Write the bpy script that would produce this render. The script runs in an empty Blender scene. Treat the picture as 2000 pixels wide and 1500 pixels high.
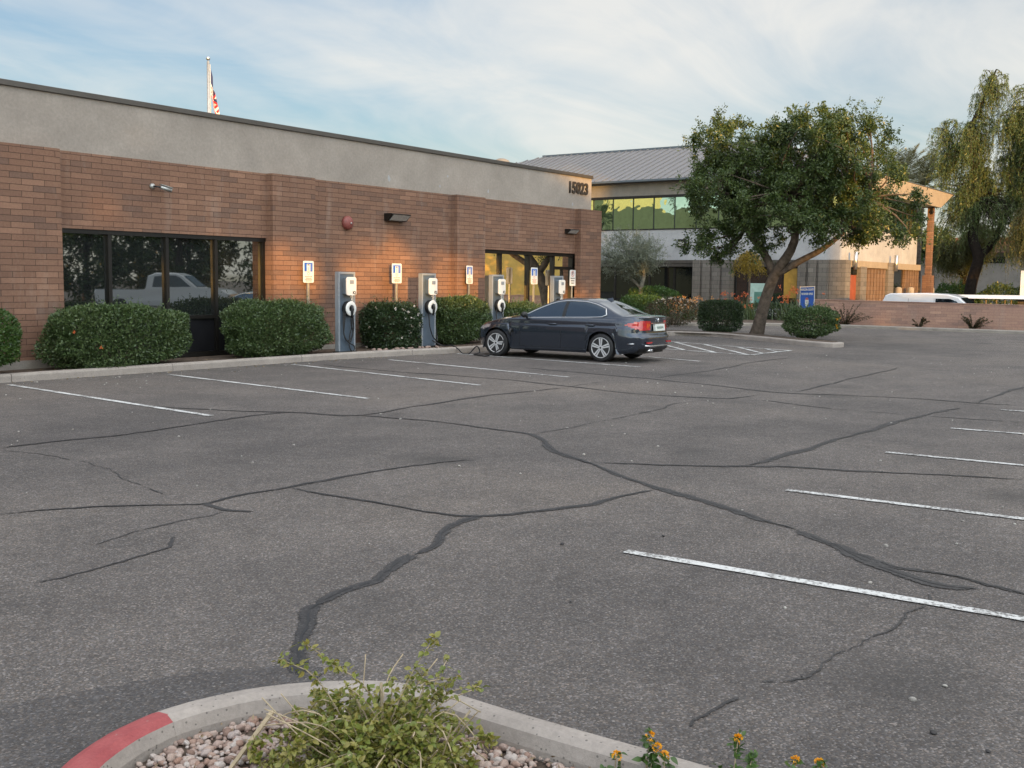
import bpy, bmesh, math, random
import numpy as np
from mathutils import Vector, Matrix
S = bpy.context.scene
COL = S.collection
R = math.radians
random.seed(7)
RNG = np.random.default_rng(7)

# ---------------------------------------------------------------- camera, sky, sun, exposure
# world: X runs along the brick wall (away, to the right), Y into the wall, Z up; camera over the origin
YAW, PITCH, ROLL, EYE, FPX = R(35.576), R(5.504), R(0.6535), 1.66, 2093.2
hd = Vector((math.cos(YAW), math.sin(YAW), 0)); up = Vector((0, 0, 1)); rt = hd.cross(up)
fw = hd * math.cos(PITCH) - up * math.sin(PITCH); u1 = hd * math.sin(PITCH) + up * math.cos(PITCH)
r2 = rt * math.cos(ROLL) + u1 * math.sin(ROLL); u2 = -rt * math.sin(ROLL) + u1 * math.cos(ROLL)
cd = bpy.data.cameras.new('camera'); cam = bpy.data.objects.new('camera', cd); COL.objects.link(cam)
cam.matrix_world = Matrix(((r2.x, u2.x, -fw.x, 0), (r2.y, u2.y, -fw.y, 0), (r2.z, u2.z, -fw.z, EYE), (0, 0, 0, 1)))
cd.sensor_width = 36; cd.lens = FPX * 36 / 2000; cd.clip_start = 0.05; cd.clip_end = 3000
S.camera = cam
S.view_settings.view_transform = 'Standard'; S.view_settings.look = 'None'
S.view_settings.exposure = 1.02; S.view_settings.gamma = 1
S.cycles.max_bounces = 8; S.cycles.transparent_max_bounces = 8
S.cycles.sample_clamp_indirect = 4

SUN_EL = R(4.2); SUNH = Vector((-0.62, -0.785, 0)).normalized()      # horizontal direction TOWARDS the sun
SUND = Vector((SUNH.x * math.cos(SUN_EL), SUNH.y * math.cos(SUN_EL), math.sin(SUN_EL)))
sl = bpy.data.lights.new('sun', 'SUN'); sl.energy = 3.5; sl.angle = R(0.5); sl.color = (1.0, 0.52, 0.11)
so = bpy.data.objects.new('sun', sl); COL.objects.link(so)
so.rotation_euler = SUND.to_track_quat('Z', 'Y').to_euler()

W = bpy.data.worlds.new('World'); S.world = W; W.use_nodes = True
nt = W.node_tree; nt.nodes.clear()
def wn(t, **k):
    n = nt.nodes.new(t)
    for a, b in k.items(): setattr(n, a, b)
    return n
def wl(a, b): nt.links.new(a, b)
def wmath(op, a, b=None, c=None):
    n = wn('ShaderNodeMath', operation=op)
    for i, q in enumerate((a, b, c)):
        if q is None: continue
        if isinstance(q, (int, float)): n.inputs[i].default_value = q
        else: wl(q, n.inputs[i])
    return n.outputs[0]
out = wn('ShaderNodeOutputWorld'); bg = wn('ShaderNodeBackground'); wl(bg.outputs[0], out.inputs[0])
sky = wn('ShaderNodeTexSky', sky_type='NISHITA', sun_disc=False, sun_elevation=SUN_EL, sun_rotation=math.atan2(SUNH.x, SUNH.y))
sky.altitude = 400; sky.dust_density = 1.2; sky.ozone_density = 1.5
tc = wn('ShaderNodeTexCoord'); sp = wn('ShaderNodeSeparateXYZ'); wl(tc.outputs['Generated'], sp.inputs[0])
zc = wmath('MAXIMUM', wmath('ADD', sp.outputs[2], 0.16), 0.05)
cb = wn('ShaderNodeCombineXYZ'); wl(wmath('DIVIDE', sp.outputs[0], zc), cb.inputs[0]); wl(wmath('DIVIDE', sp.outputs[1], zc), cb.inputs[1])
mp = wn('ShaderNodeMapping'); wl(cb.outputs[0], mp.inputs[0]); mp.inputs['Rotation'].default_value = (0, 0, R(-18)); mp.inputs['Scale'].default_value = (0.55, 0.95, 1)
mp.inputs['Location'].default_value = (-4.72, 0.80, 0)
def wnoise(sc, det, rough, dist):
    n = wn('ShaderNodeTexNoise'); n.inputs['Scale'].default_value = sc; n.inputs['Detail'].default_value = det; n.inputs['Roughness'].default_value = rough; n.inputs['Distortion'].default_value = dist
    wl(mp.outputs[0], n.inputs['Vector']); return n.outputs['Fac']
cl_ = wmath('ADD', wmath('MULTIPLY', wnoise(.62, 5, .5, .9), .72), wmath('MULTIPLY', wnoise(1.9, 9, .58, 1.3), .28))
rmp = wn('ShaderNodeValToRGB'); wl(cl_, rmp.inputs[0])
rmp.color_ramp.elements[0].position = 0.44; rmp.color_ramp.elements[0].color = (0, 0, 0, 1)
rmp.color_ramp.elements[1].position = 0.63; rmp.color_ramp.elements[1].color = (1, 1, 1, 1)
skys = wn('ShaderNodeVectorMath', operation='MULTIPLY'); wl(sky.outputs[0], skys.inputs[0]); skys.inputs[1].default_value = (1.05, 1.42, 1.88)
# thin high cloud veil over the Nishita sky
veil = wn('ShaderNodeMix', data_type='RGBA'); wl(wmath('ADD', wmath('MULTIPLY', rmp.outputs[0], 0.64), 0.20), veil.inputs[0])
wl(skys.outputs[0], veil.inputs[6]); veil.inputs[7].default_value = (7.7, 7.45, 6.95, 1)
# cloud overhead and towards the sun (behind the camera) is brighter
dt = wn('ShaderNodeVectorMath', operation='DOT_PRODUCT'); wl(tc.outputs['Generated'], dt.inputs[0]); dt.inputs[1].default_value = (SUNH.x * .55, SUNH.y * .55, .835)
gain = wmath('MULTIPLY', wmath('MAXIMUM', dt.outputs['Value'], 0.0), 4.2)
warm = wn('ShaderNodeVectorMath', operation='SCALE'); warm.inputs[0].default_value = (1.0, 0.985, 0.95); wl(gain, warm.inputs['Scale'])
one = wn('ShaderNodeVectorMath', operation='ADD'); wl(warm.outputs[0], one.inputs[0]); one.inputs[1].default_value = (1, 1, 1)
fin = wn('ShaderNodeVectorMath', operation='MULTIPLY'); wl(veil.outputs[2], fin.inputs[0]); wl(one.outputs[0], fin.inputs[1])
wl(fin.outputs[0], bg.inputs['Color']); bg.inputs['Strength'].default_value = 0.06

# ---------------------------------------------------------------- materials
MATS = {}
class NT:
    def __init__(s, name):
        s.m = bpy.data.materials.new(name); s.m.use_nodes = True; s.t = s.m.node_tree; s.t.nodes.clear()
        s.out = s.n('ShaderNodeOutputMaterial')
    def n(s, t, **k):
        q = s.t.nodes.new(t)
        for a, b in k.items(): setattr(q, a, b)
        return q
    def l(s, a, b): s.t.links.new(a, b)
    def co(s, kind='Object'): return s.n('ShaderNodeTexCoord').outputs[kind]
    def pos(s): return s.n('ShaderNodeNewGeometry').outputs['Position']
    def noise(s, vec, scale, detail=4, rough=.55, dist=0):
        q = s.n('ShaderNodeTexNoise'); q.inputs['Scale'].default_value = scale; q.inputs['Detail'].default_value = detail
        q.inputs['Roughness'].default_value = rough; q.inputs['Distortion'].default_value = dist
        s.l(vec, q.inputs['Vector']); return q
    def ramp(s, fac, stops):
        q = s.n('ShaderNodeValToRGB'); e = q.color_ramp.elements
        while len(e) < len(stops): e.new(.5)
        for i, (p, c) in enumerate(stops):
            e[i].position = p; e[i].color = (c if len(c) == 4 else (*c, 1)) if not isinstance(c, (int, float)) else (c, c, c, 1)
        s.l(fac, q.inputs[0]); return q.outputs[0]
    def mix(s, fac, a, b, mode='MIX'):
        q = s.n('ShaderNodeMix', data_type='RGBA', blend_type=mode)
        for i, v in ((0, fac), (6, a), (7, b)):
            if isinstance(v, (int, float)): q.inputs[i].default_value = v if i == 0 else (v, v, v, 1)
            elif isinstance(v, tuple): q.inputs[i].default_value = (*v, 1)
            else: s.l(v, q.inputs[i])
        return q.outputs[2]
    def math(s, op, a, b=0.0):
        q = s.n('ShaderNodeMath', operation=op)
        for i, v in ((0, a), (1, b)):
            if isinstance(v, (int, float)): q.inputs[i].default_value = v
            else: s.l(v, q.inputs[i])
        return q.outputs[0]
    def bsdf(s, col, rough=.7, metal=0, spec=.5, **k):
        b = s.n('ShaderNodeBsdfPrincipled')
        for nm, v in (('Base Color', col), ('Roughness', rough), ('Metallic', metal), ('Specular IOR Level', spec), *k.items()):
            if isinstance(v, (int, float)): b.inputs[nm].default_value = v
            elif isinstance(v, tuple): b.inputs[nm].default_value = (*v, 1) if len(v) == 3 else v
            else: s.l(v, b.inputs[nm])
        s.b = b; s.l(b.outputs[0], s.out.inputs[0]); return b
    def bump(s, h, strength=.5, dist=.01):
        q = s.n('ShaderNodeBump'); q.inputs['Strength'].default_value = strength; q.inputs['Distance'].default_value = dist
        s.l(h, q.inputs['Height']); s.l(q.outputs[0], s.b.inputs['Normal'])

def plain(name, col, rough=.6, metal=0, var=.12, scale=6, spec=.5, bump=0, **k):
    if name in MATS: return MATS[name]
    t = NT(name); p = t.co(); n = t.noise(p, scale, 5)
    lo = tuple(c * (1 - var) for c in col); hi = tuple(min(1, c * (1 + var)) for c in col)
    t.bsdf(t.ramp(n.outputs['Fac'], [(.3, lo), (.7, hi)]), rough, metal, spec, **k)
    if bump: t.bump(t.noise(p, scale * 8, 4).outputs['Fac'], bump, .01)
    MATS[name] = t.m; return t.m

def leafmat(name, cols, trans=.3, rough=.38, spec=.45):
    t = NT(name); g = t.n('ShaderNodeNewGeometry'); rnd = g.outputs['Random Per Island']
    st = [(i / max(1, len(cols) - 1), c) for i, c in enumerate(cols)]
    big = t.noise(g.outputs['Position'], 0.9, 3)
    f = t.math('ADD', t.math('MULTIPLY', rnd, .7), t.math('MULTIPLY', t.math('SUBTRACT', big.outputs['Fac'], .25), .5))
    c = t.ramp(f, st); b = t.bsdf(c, rough, 0, spec)
    tr = t.n('ShaderNodeBsdfTranslucent'); t.l(t.mix(1.0, c, (1.25, 1.15, .7), 'MULTIPLY'), tr.inputs[0])
    mx = t.n('ShaderNodeMixShader'); mx.inputs[0].default_value = trans
    t.l(b.outputs[0], mx.inputs[1]); t.l(tr.outputs[0], mx.inputs[2]); t.l(mx.outputs[0], t.out.inputs[0])
    return t.m

def brickmat(name, c1, c2, c3, mortar, bw=.4064, bh=.1016, ms=.006, bumpd=.006):
    t = NT(name); p = t.pos(); sx = t.n('ShaderNodeSeparateXYZ'); t.l(p, sx.inputs[0])
    cb = t.n('ShaderNodeCombineXYZ'); t.l(t.math('ADD', sx.outputs[0], sx.outputs[1]), cb.inputs[0]); t.l(sx.outputs[2], cb.inputs[1])
    wob = t.noise(p, 7, 3); wv = t.n('ShaderNodeVectorMath', operation='SCALE'); t.l(wob.outputs['Color'], wv.inputs[0]); wv.inputs['Scale'].default_value = .012
    av = t.n('ShaderNodeVectorMath', operation='ADD'); t.l(cb.outputs[0], av.inputs[0]); t.l(wv.outputs[0], av.inputs[1])
    bk = t.n('ShaderNodeTexBrick'); bk.offset = .5; bk.offset_frequency = 2
    for k, v in (('Scale', 1), ('Brick Width', bw), ('Row Height', bh), ('Mortar Size', ms), ('Mortar Smooth', .25), ('Bias', 0)): bk.inputs[k].default_value = v
    bk.inputs['Color1'].default_value = (0, 0, 0, 1); bk.inputs['Color2'].default_value = (1, 1, 1, 1); bk.inputs['Mortar'].default_value = (.5, .5, .5, 1)
    t.l(av.outputs[0], bk.inputs['Vector'])
    base = t.ramp(bk.outputs['Color'], [(0.0, c3), (.07, c3), (.2, c1), (.6, c2), (.85, c1), (1.0, tuple(min(1, q * 1.18) for q in c2))])
    big = t.noise(p, .55, 5); base = t.mix(.55, base, t.ramp(big.outputs['Fac'], [(.3, (.72, .72, .74)), (.7, (1.12, 1.1, 1.05))]), 'MULTIPLY')
    fine = t.noise(p, 26, 6, .7); base = t.mix(.55, base, t.ramp(fine.outputs['Fac'], [(.25, .62), (.75, 1.3)]), 'MULTIPLY')
    # lime bloom streaks, upright
    mpn = t.n('ShaderNodeMapping'); t.l(cb.outputs[0], mpn.inputs[0]); mpn.inputs['Scale'].default_value = (1.2, .25, 1)
    ef = t.noise(mpn.outputs[0], 2.2, 6, .6); base = t.mix(t.math('MULTIPLY', t.ramp(ef.outputs['Fac'], [(.55, 0), (.8, 1)]), .35), base, (.36, .31, .27))
    col = t.mix(bk.outputs['Fac'], base, mortar)
    t.bsdf(col, .9, 0, .25)
    h = t.math('SUBTRACT', t.math('MULTIPLY', fine.outputs['Fac'], .25), bk.outputs['Fac'])
    t.bump(h, .8, bumpd); return t.m

def asphalt(name, lo, hi, speck=1.0):
    t = NT(name); p = t.pos()
    big = t.noise(p, .16, 5, .62); mid = t.noise(p, 1.1, 6, .65); sm = t.noise(p, 9, 5, .65)
    base = t.ramp(mid.outputs['Fac'], [(.28, lo), (.70, hi)])
    base = t.mix(1.0, base, t.ramp(big.outputs['Fac'], [(.34, (.70, .71, .73)), (.5, (.98, .98, .98)), (.66, (1.20, 1.17, 1.12))]), 'MULTIPLY')
    base = t.mix(.7, base, t.ramp(sm.outputs['Fac'], [(.3, .80), (.7, 1.18)]), 'MULTIPLY')
    v = t.n('ShaderNodeTexVoronoi'); v.inputs['Scale'].default_value = 118; t.l(p, v.inputs['Vector'])
    sx = t.n('ShaderNodeSeparateColor'); t.l(v.outputs['Color'], sx.inputs[0])
    base = t.mix(.72 * speck, base, t.ramp(sx.outputs[0], [(0, .38), (.3, .68), (.72, 1.05), (.9, 1.6), (1, 2.6)]), 'MULTIPLY')
    base = t.mix(.8, base, t.ramp(sx.outputs[1], [(0, (1.10, .98, .88)), (.5, (1, 1, 1)), (1, (.93, .97, 1.06))]), 'MULTIPLY')
    v2 = t.n('ShaderNodeTexVoronoi'); v2.inputs['Scale'].default_value = 42; t.l(p, v2.inputs['Vector'])
    s2 = t.n('ShaderNodeSeparateColor'); t.l(v2.outputs['Color'], s2.inputs[0])
    chip = t.math('MULTIPLY', t.math('GREATER_THAN', s2.outputs[0], .93), t.math('LESS_THAN', v2.outputs['Distance'], .24))
    base = t.mix(t.math('MULTIPLY', chip, .8 * speck), base, (.29, .265, .24))
    # oil drips and old tyre-rubbed spots
    v3 = t.n('ShaderNodeTexVoronoi'); v3.inputs['Scale'].default_value = .62
    wv = t.n('ShaderNodeVectorMath', operation='SCALE'); t.l(sm.outputs['Color'], wv.inputs[0]); wv.inputs['Scale'].default_value = .22
    av = t.n('ShaderNodeVectorMath', operation='ADD'); t.l(p, av.inputs[0]); t.l(wv.outputs[0], av.inputs[1]); t.l(av.outputs[0], v3.inputs['Vector'])
    s3 = t.n('ShaderNodeSeparateColor'); t.l(v3.outputs['Color'], s3.inputs[0])
    spot = t.math('MULTIPLY', t.ramp(v3.outputs['Distance'], [(.05, 1), (.30, 0)]), t.math('GREATER_THAN', s3.outputs[0], .55))
    base = t.mix(t.math('MULTIPLY', spot, .6), base, (.045, .042, .04))
    t.bsdf(base, .85, 0, .35)
    t.bump(t.math('SUBTRACT', t.math('MULTIPLY', sx.outputs[0], .6), v.outputs['Distance']), .75, .006)
    return t.m

def tarmat():
    t = NT('tar'); p = t.pos(); at = t.n('ShaderNodeAttribute', attribute_name='edge'); n = t.noise(p, 55, 6, .7); n2 = t.noise(p, 7, 4, .6)
    f = t.math('ADD', at.outputs['Fac'], t.math('MULTIPLY', t.math('SUBTRACT', t.math('ADD', n.outputs['Fac'], t.math('MULTIPLY', n2.outputs['Fac'], .8)), .9), 1.15))
    b = t.bsdf(t.ramp(n.outputs['Fac'], [(.3, (.014, .013, .013)), (.52, (.028, .026, .026)), (.70, (.09, .083, .078))]), .62, 0, .45)
    t.bump(n.outputs['Fac'], .5, .006)
    tr = t.n('ShaderNodeBsdfTransparent'); m = t.n('ShaderNodeMixShader'); t.l(t.ramp(f, [(.30, 0), (.42, 1)]), m.inputs[0]); t.l(tr.outputs[0], m.inputs[1]); t.l(b.outputs[0], m.inputs[2]); t.l(m.outputs[0], t.out.inputs[0]); return t.m

def concrete(name, col, pit=True, sc=1):
    t = NT(name); p = t.pos(); a = t.noise(p, 3 * sc, 6, .65); b = t.noise(p, 45 * sc, 5, .7)
    c = t.ramp(a.outputs['Fac'], [(.25, tuple(q * .78 for q in col)), (.75, tuple(q * 1.12 for q in col))])
    c = t.mix(.6, c, t.ramp(b.outputs['Fac'], [(.3, .78), (.7, 1.18)]), 'MULTIPLY')
    if pit:
        v = t.n('ShaderNodeTexVoronoi'); v.inputs['Scale'].default_value = 60 * sc; t.l(p, v.inputs['Vector'])
        s = t.n('ShaderNodeSeparateColor'); t.l(v.outputs['Color'], s.inputs[0])
        f = t.math('MULTIPLY', t.math('GREATER_THAN', s.outputs[0], .8), t.math('LESS_THAN', v.outputs['Distance'], .25))
        c = t.mix(t.math('MULTIPLY', f, .75), c, tuple(q * .3 for q in col))
    t.bsdf(c, .88, 0, .3); t.bump(b.outputs['Fac'], .5, .006); return t.m

def wornred():
    t = NT('red_kerb_paint'); p = t.pos(); a = t.noise(p, 28, 7, .72); b = t.noise(p, 5, 4); c = t.noise(p, 90, 4, .7)
    paint = t.mix(.5, t.ramp(b.outputs['Fac'], [(.3, (.27, .055, .058)), (.7, (.36, .095, .092))]), t.ramp(c.outputs['Fac'], [(.3, .75), (.7, 1.25)]), 'MULTIPLY')
    w = t.ramp(t.math('ADD', a.outputs['Fac'], t.math('MULTIPLY', b.outputs['Fac'], .4)), [(.84, 0), (.90, 1)])
    t.bsdf(t.mix(w, paint, (.32, .26, .23)), .8, 0, .35); t.bump(c.outputs['Fac'], .5, .005); return t.m

def glassmat(name, tint, refl, base=(.012, .014, .015), rough=.015, warp=0.0):
    t = NT(name); g = t.n('ShaderNodeBsdfGlossy'); g.inputs['Color'].default_value = (*tint, 1); g.inputs['Roughness'].default_value = rough
    if warp:
        bp = t.n('ShaderNodeBump'); bp.inputs['Strength'].default_value = warp; bp.inputs['Distance'].default_value = .05
        t.l(t.noise(t.pos(), .9, 2).outputs['Fac'], bp.inputs['Height']); t.l(bp.outputs[0], g.inputs['Normal'])
    d = t.n('ShaderNodeBsdfDiffuse'); d.inputs['Color'].default_value = (*base, 1)
    lw = t.n('ShaderNodeLayerWeight'); lw.inputs['Blend'].default_value = .25
    f = t.math('ADD', refl, t.math('MULTIPLY', lw.outputs['Facing'], .25))
    m = t.n('ShaderNodeMixShader'); t.l(f, m.inputs[0]); t.l(d.outputs[0], m.inputs[1]); t.l(g.outputs[0], m.inputs[2]); t.l(m.outputs[0], t.out.inputs[0])
    return t.m

def paintline():
    t = NT('line_paint'); p = t.pos(); a = t.noise(p, 40, 6, .75); b = t.noise(p, 2.2, 4)
    w = t.ramp(t.math('ADD', a.outputs['Fac'], t.math('MULTIPLY', b.outputs['Fac'], .55)), [(.73, 0), (.86, 1)])
    c = t.mix(w, (.58, .58, .56), (.15, .14, .132)); t.bsdf(c, .8, 0, .3); t.bump(a.outputs['Fac'], .5, .004); return t.m

M = dict(
    brick=brickmat('brick', (.205, .115, .079), (.236, .135, .092), (.172, .105, .078), (.072, .043, .032), ms=.005),
    wallbrick=brickmat('wall_brick', (.38, .235, .185), (.42, .265, .20), (.32, .21, .17), (.24, .16, .13), ms=.004),
    brownblock=brickmat('brown_block', (.165, .10, .062), (.185, .115, .072), (.14, .09, .06), (.09, .06, .04), .41, .2, .008),
    block=brickmat('block', (.155, .138, .12), (.18, .16, .138), (.13, .118, .104), (.08, .072, .063), .41, .2, .008),
    asphalt=asphalt('asphalt', (.100, .090, .083), (.148, .132, .120)),
    patch=asphalt('sealed_asphalt', (.078, .072, .069), (.105, .096, .091), .85),
    tar=tarmat(), tarlump=plain('tar_lump', (.022, .020, .020), .6, 0, .4, 14),
    line=paintline(),
    kerb=concrete('kerb_concrete', (.34, .30, .265)),
    kerbfar=concrete('pale_concrete', (.31, .28, .245), False),
    stucco=concrete('stucco', (.325, .285, .248), False, .4),
    stucco2=concrete('grey_stucco', (.235, .215, .19), False, .5),
    white_stucco=concrete('white_stucco', (.37, .37, .375), False, .5),
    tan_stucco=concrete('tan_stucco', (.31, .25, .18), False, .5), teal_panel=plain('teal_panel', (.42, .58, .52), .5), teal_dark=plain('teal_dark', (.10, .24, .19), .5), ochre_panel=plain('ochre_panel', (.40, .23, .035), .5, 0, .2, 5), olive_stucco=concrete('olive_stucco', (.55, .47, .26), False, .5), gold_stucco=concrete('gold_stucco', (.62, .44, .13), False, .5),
    coping=plain('coping', (.085, .075, .065), .5, .3, .15, 2),
    bronze=plain('dark_bronze', (.018, .016, .014), .4, .4, .2, 5),
    bronze2=plain('bronze_trim', (.07, .06, .05), .5, .2, .2, 5),
    panel=plain('black_panel', (.010, .010, .012), .35, 0, .3, 3),
    glass=glassmat('tinted_glass', (.88, .92, .9), .24, warp=.02),
    glass_green=glassmat('green_mirror_glass', (.52, .76, .62), .66, (.02, .035, .02), .01, .10),
    glass_dark=glassmat('dark_glass', (.7, .8, .8), .06, (.008, .009, .009)),
    metalroof=plain('metal_roof', (.20, .188, .185), .5, .2, .06, 1.2),
    roofedge=plain('roof_edge', (.10, .12, .14), .5, .2, .1, 2),
    steel=plain('galvanised', (.42, .42, .40), .42, .7, .15, 12),
    alu=plain('aluminium', (.55, .55, .55), .3, .9, .08, 8),
    white=plain('white_plastic', (.72, .72, .69), .4, 0, .04, 8),
    charger_side=plain('charger_side', (.26, .285, .31), .45, .1, .08, 6),
    charger_front=plain('charger_front', (.085, .115, .15), .45, .1, .1, 6),
    rubber=plain('rubber', (.014, .014, .015), .6, 0, .3, 20),
    black=plain('black_plastic', (.012, .012, .013), .5, 0, .3, 10),
    numeral=plain('numeral', (.045, .038, .032), .55, .2, .2, 10),
    red_bell=plain('red_bell', (.22, .06, .05), .5, 0, .15, 10),
    lens=plain('lamp_lens', (.38, .36, .34), .25, 0, .2, 20),
    redpaint=wornred(),
    soil=plain('soil', (.10, .075, .058), .95, 0, .5, 9, .2, .8),
    bark=plain('bark', (.10, .078, .060), .9, 0, .45, 7, .2, .9),
    darkbark=plain('dark_bark', (.020, .015, .012), .9, 0, .45, 7, .2, .9),
    greybark=plain('grey_bark', (.15, .14, .11), .9, 0, .3, 9, .2, .6),
    stem=plain('dry_stem', (.36, .29, .19), .8, 0, .3, 20, .2),
    greenstem=plain('green_stem', (.16, .17, .07), .7, 0, .3, 20, .2),
    sign=plain('sign_white', (.68, .68, .66), .45, 0, .05, 6),
    sign_blue=plain('sign_blue', (.015, .11, .48), .45, 0, .08, 6),
    sign_red=plain('sign_red', (.55, .13, .10), .5, 0, .1, 20),
    sign_black=plain('sign_black', (.02, .02, .02), .5, 0, .1, 20),
    banner=plain('banner_blue', (.03, .12, .50), .5, 0, .1, 6),
    door_red=plain('door_red', (.25, .06, .025), .5, 0, .15, 4),
    trunkw=plain('flag_white', (.72, .72, .72), .8, 0, .05, 6), flag_red=plain('flag_red', (.50, .025, .035), .8, 0, .1, 6), flag_blue=plain('flag_blue', (.02, .025, .09), .8, 0, .1, 6),
    carwhite=plain('white_car_paint', (.62, .63, .65), .3, 0, .02, 2, .5, 0, **{'Coat Weight': .6}),
    plate=plain('plate', (.62, .66, .62), .4, 0, .15, 30), chrome=plain('chrome', (.72, .73, .74), .12, 1, .03, 5),
    brownroof=plain('brown_roof', (.13, .065, .045), .7, 0, .2, 2),
    plate_mark=plain('plate_mark', (.30, .36, .33), .5, 0, .1, 9),
)
def carpaint():
    t = NT('grey_metallic_paint'); fl = t.noise(t.co(), 900, 1)
    t.bsdf(t.ramp(fl.outputs['Fac'], [(.3, (.024, .031, .045)), (.7, (.042, .053, .074))]), .24, .55, .5, **{'Coat Weight': 1.0, 'Coat Roughness': .03}); return t.m
M['paint'] = carpaint()
M['carglass'] = glassmat('car_glass', (.62, .78, .95), .07, (.006, .008, .011))
M['rearglass'] = glassmat('rear_car_glass', (.95, .98, 1), .42, (.006, .008, .011))
M['rimpaint'] = plain('rim_silver', (.55, .55, .56), .35, .25, .05, 9)
M['bayglass'] = glassmat('coated_window_glass', (1, .95, .85), .72, warp=.03)
M['tail_red'] = plain('tail_red', (.42, .012, .016), .15, 0, .2, 18, .6, 0, **{'Coat Weight': 1.0})
M['headlamp'] = plain('headlamp', (.35, .36, .38), .1, .4, .2, 20)
# ---- leaves
M['hedge'] = leafmat('hedge_leaves', [(.028, .052, .018), (.058, .098, .032), (.10, .148, .055), (.16, .20, .09)], .18)
M['hedge_dark'] = leafmat('dark_hedge_leaves', [(.016, .032, .013), (.034, .060, .023), (.06, .095, .036)], .15)
M['hedge_bright'] = leafmat('bright_hedge_leaves', [(.03, .065, .014), (.055, .11, .024), (.09, .15, .035)], .2)
M['tree'] = leafmat('tree_leaves', [(.024, .046, .013), (.050, .084, .022), (.080, .115, .033), (.10, .13, .04)], .25)
M['willow'] = leafmat('willow_leaves', [(.055, .10, .035), (.09, .14, .045), (.14, .17, .055), (.075, .125, .045)], .3)
M['willow_dark'] = leafmat('yellower_willow_leaves', [(.065, .085, .03), (.11, .12, .04), (.17, .15, .045)], .3)  # yellower leaf tones for the two smaller weeping trees
M['yellow'] = leafmat('yellow_leaves', [(.16, .13, .02), (.30, .22, .03), (.42, .28, .04)], .35)
M['palm'] = leafmat('palm_leaves', [(.08, .09, .045), (.12, .12, .055), (.17, .14, .06)], .15)
M['verde'] = leafmat('palo_verde_leaves', [(.10, .12, .085), (.16, .18, .13), (.22, .235, .175)], .2)
M['lantana'] = leafmat('lantana_leaves', [(.09, .135, .03), (.16, .20, .04), (.24, .255, .055), (.30, .26, .075), (.19, .21, .05), (.12, .075, .04)], .3)
M['agave'] = leafmat('strap_leaves', [(.05, .085, .03), (.09, .13, .05), (.14, .17, .08)], .2)
M['orangefl'] = leafmat('orange_petals', [(.55, .20, .05), (.65, .30, .10), (.60, .38, .16)], .3)
M['redfl'] = leafmat('red_petals', [(.45, .04, .03), (.60, .12, .05), (.55, .30, .05)], .3)
M['whitefl'] = leafmat('white_petals', [(.62, .55, .52), (.70, .66, .62)], .3)
M['yellowfl'] = leafmat('yellow_petals', [(.70, .28, .01), (.80, .38, .02), (.80, .50, .04)], .25)
M['litter'] = leafmat('dead_leaves', [(.10, .06, .03), (.18, .12, .06), (.24, .18, .10), (.13, .11, .05)], .1)
M['rust'] = leafmat('rust_leaves', [(.03, .035, .015), (.05, .05, .02), (.14, .05, .03)], .2)
def stonemat(name, cols):
    t = NT(name); g = t.n('ShaderNodeNewGeometry'); c = t.ramp(g.outputs['Random Per Island'], [(i / (len(cols) - 1), q) for i, q in enumerate(cols)])
    f = t.noise(g.outputs['Position'], 160, 4, .7); c = t.mix(.7, c, t.ramp(f.outputs['Fac'], [(.3, .6), (.7, 1.3)]), 'MULTIPLY')
    t.bsdf(c, .85, 0, .3); t.bump(f.outputs['Fac'], .5, .003); return t.m
M['stone'] = stonemat('gravel_stone', [(.20, .13, .10), (.33, .24, .20), (.42, .34, .29), (.28, .17, .125), (.45, .40, .36), (.36, .29, .26)])
M['rock'] = stonemat('landscape_rock', [(.27, .17, .13), (.33, .23, .18), (.30, .22, .19)])
M['pebble'] = stonemat('loose_pebble', [(.30, .28, .25), (.42, .40, .36), (.22, .20, .18)])

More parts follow.
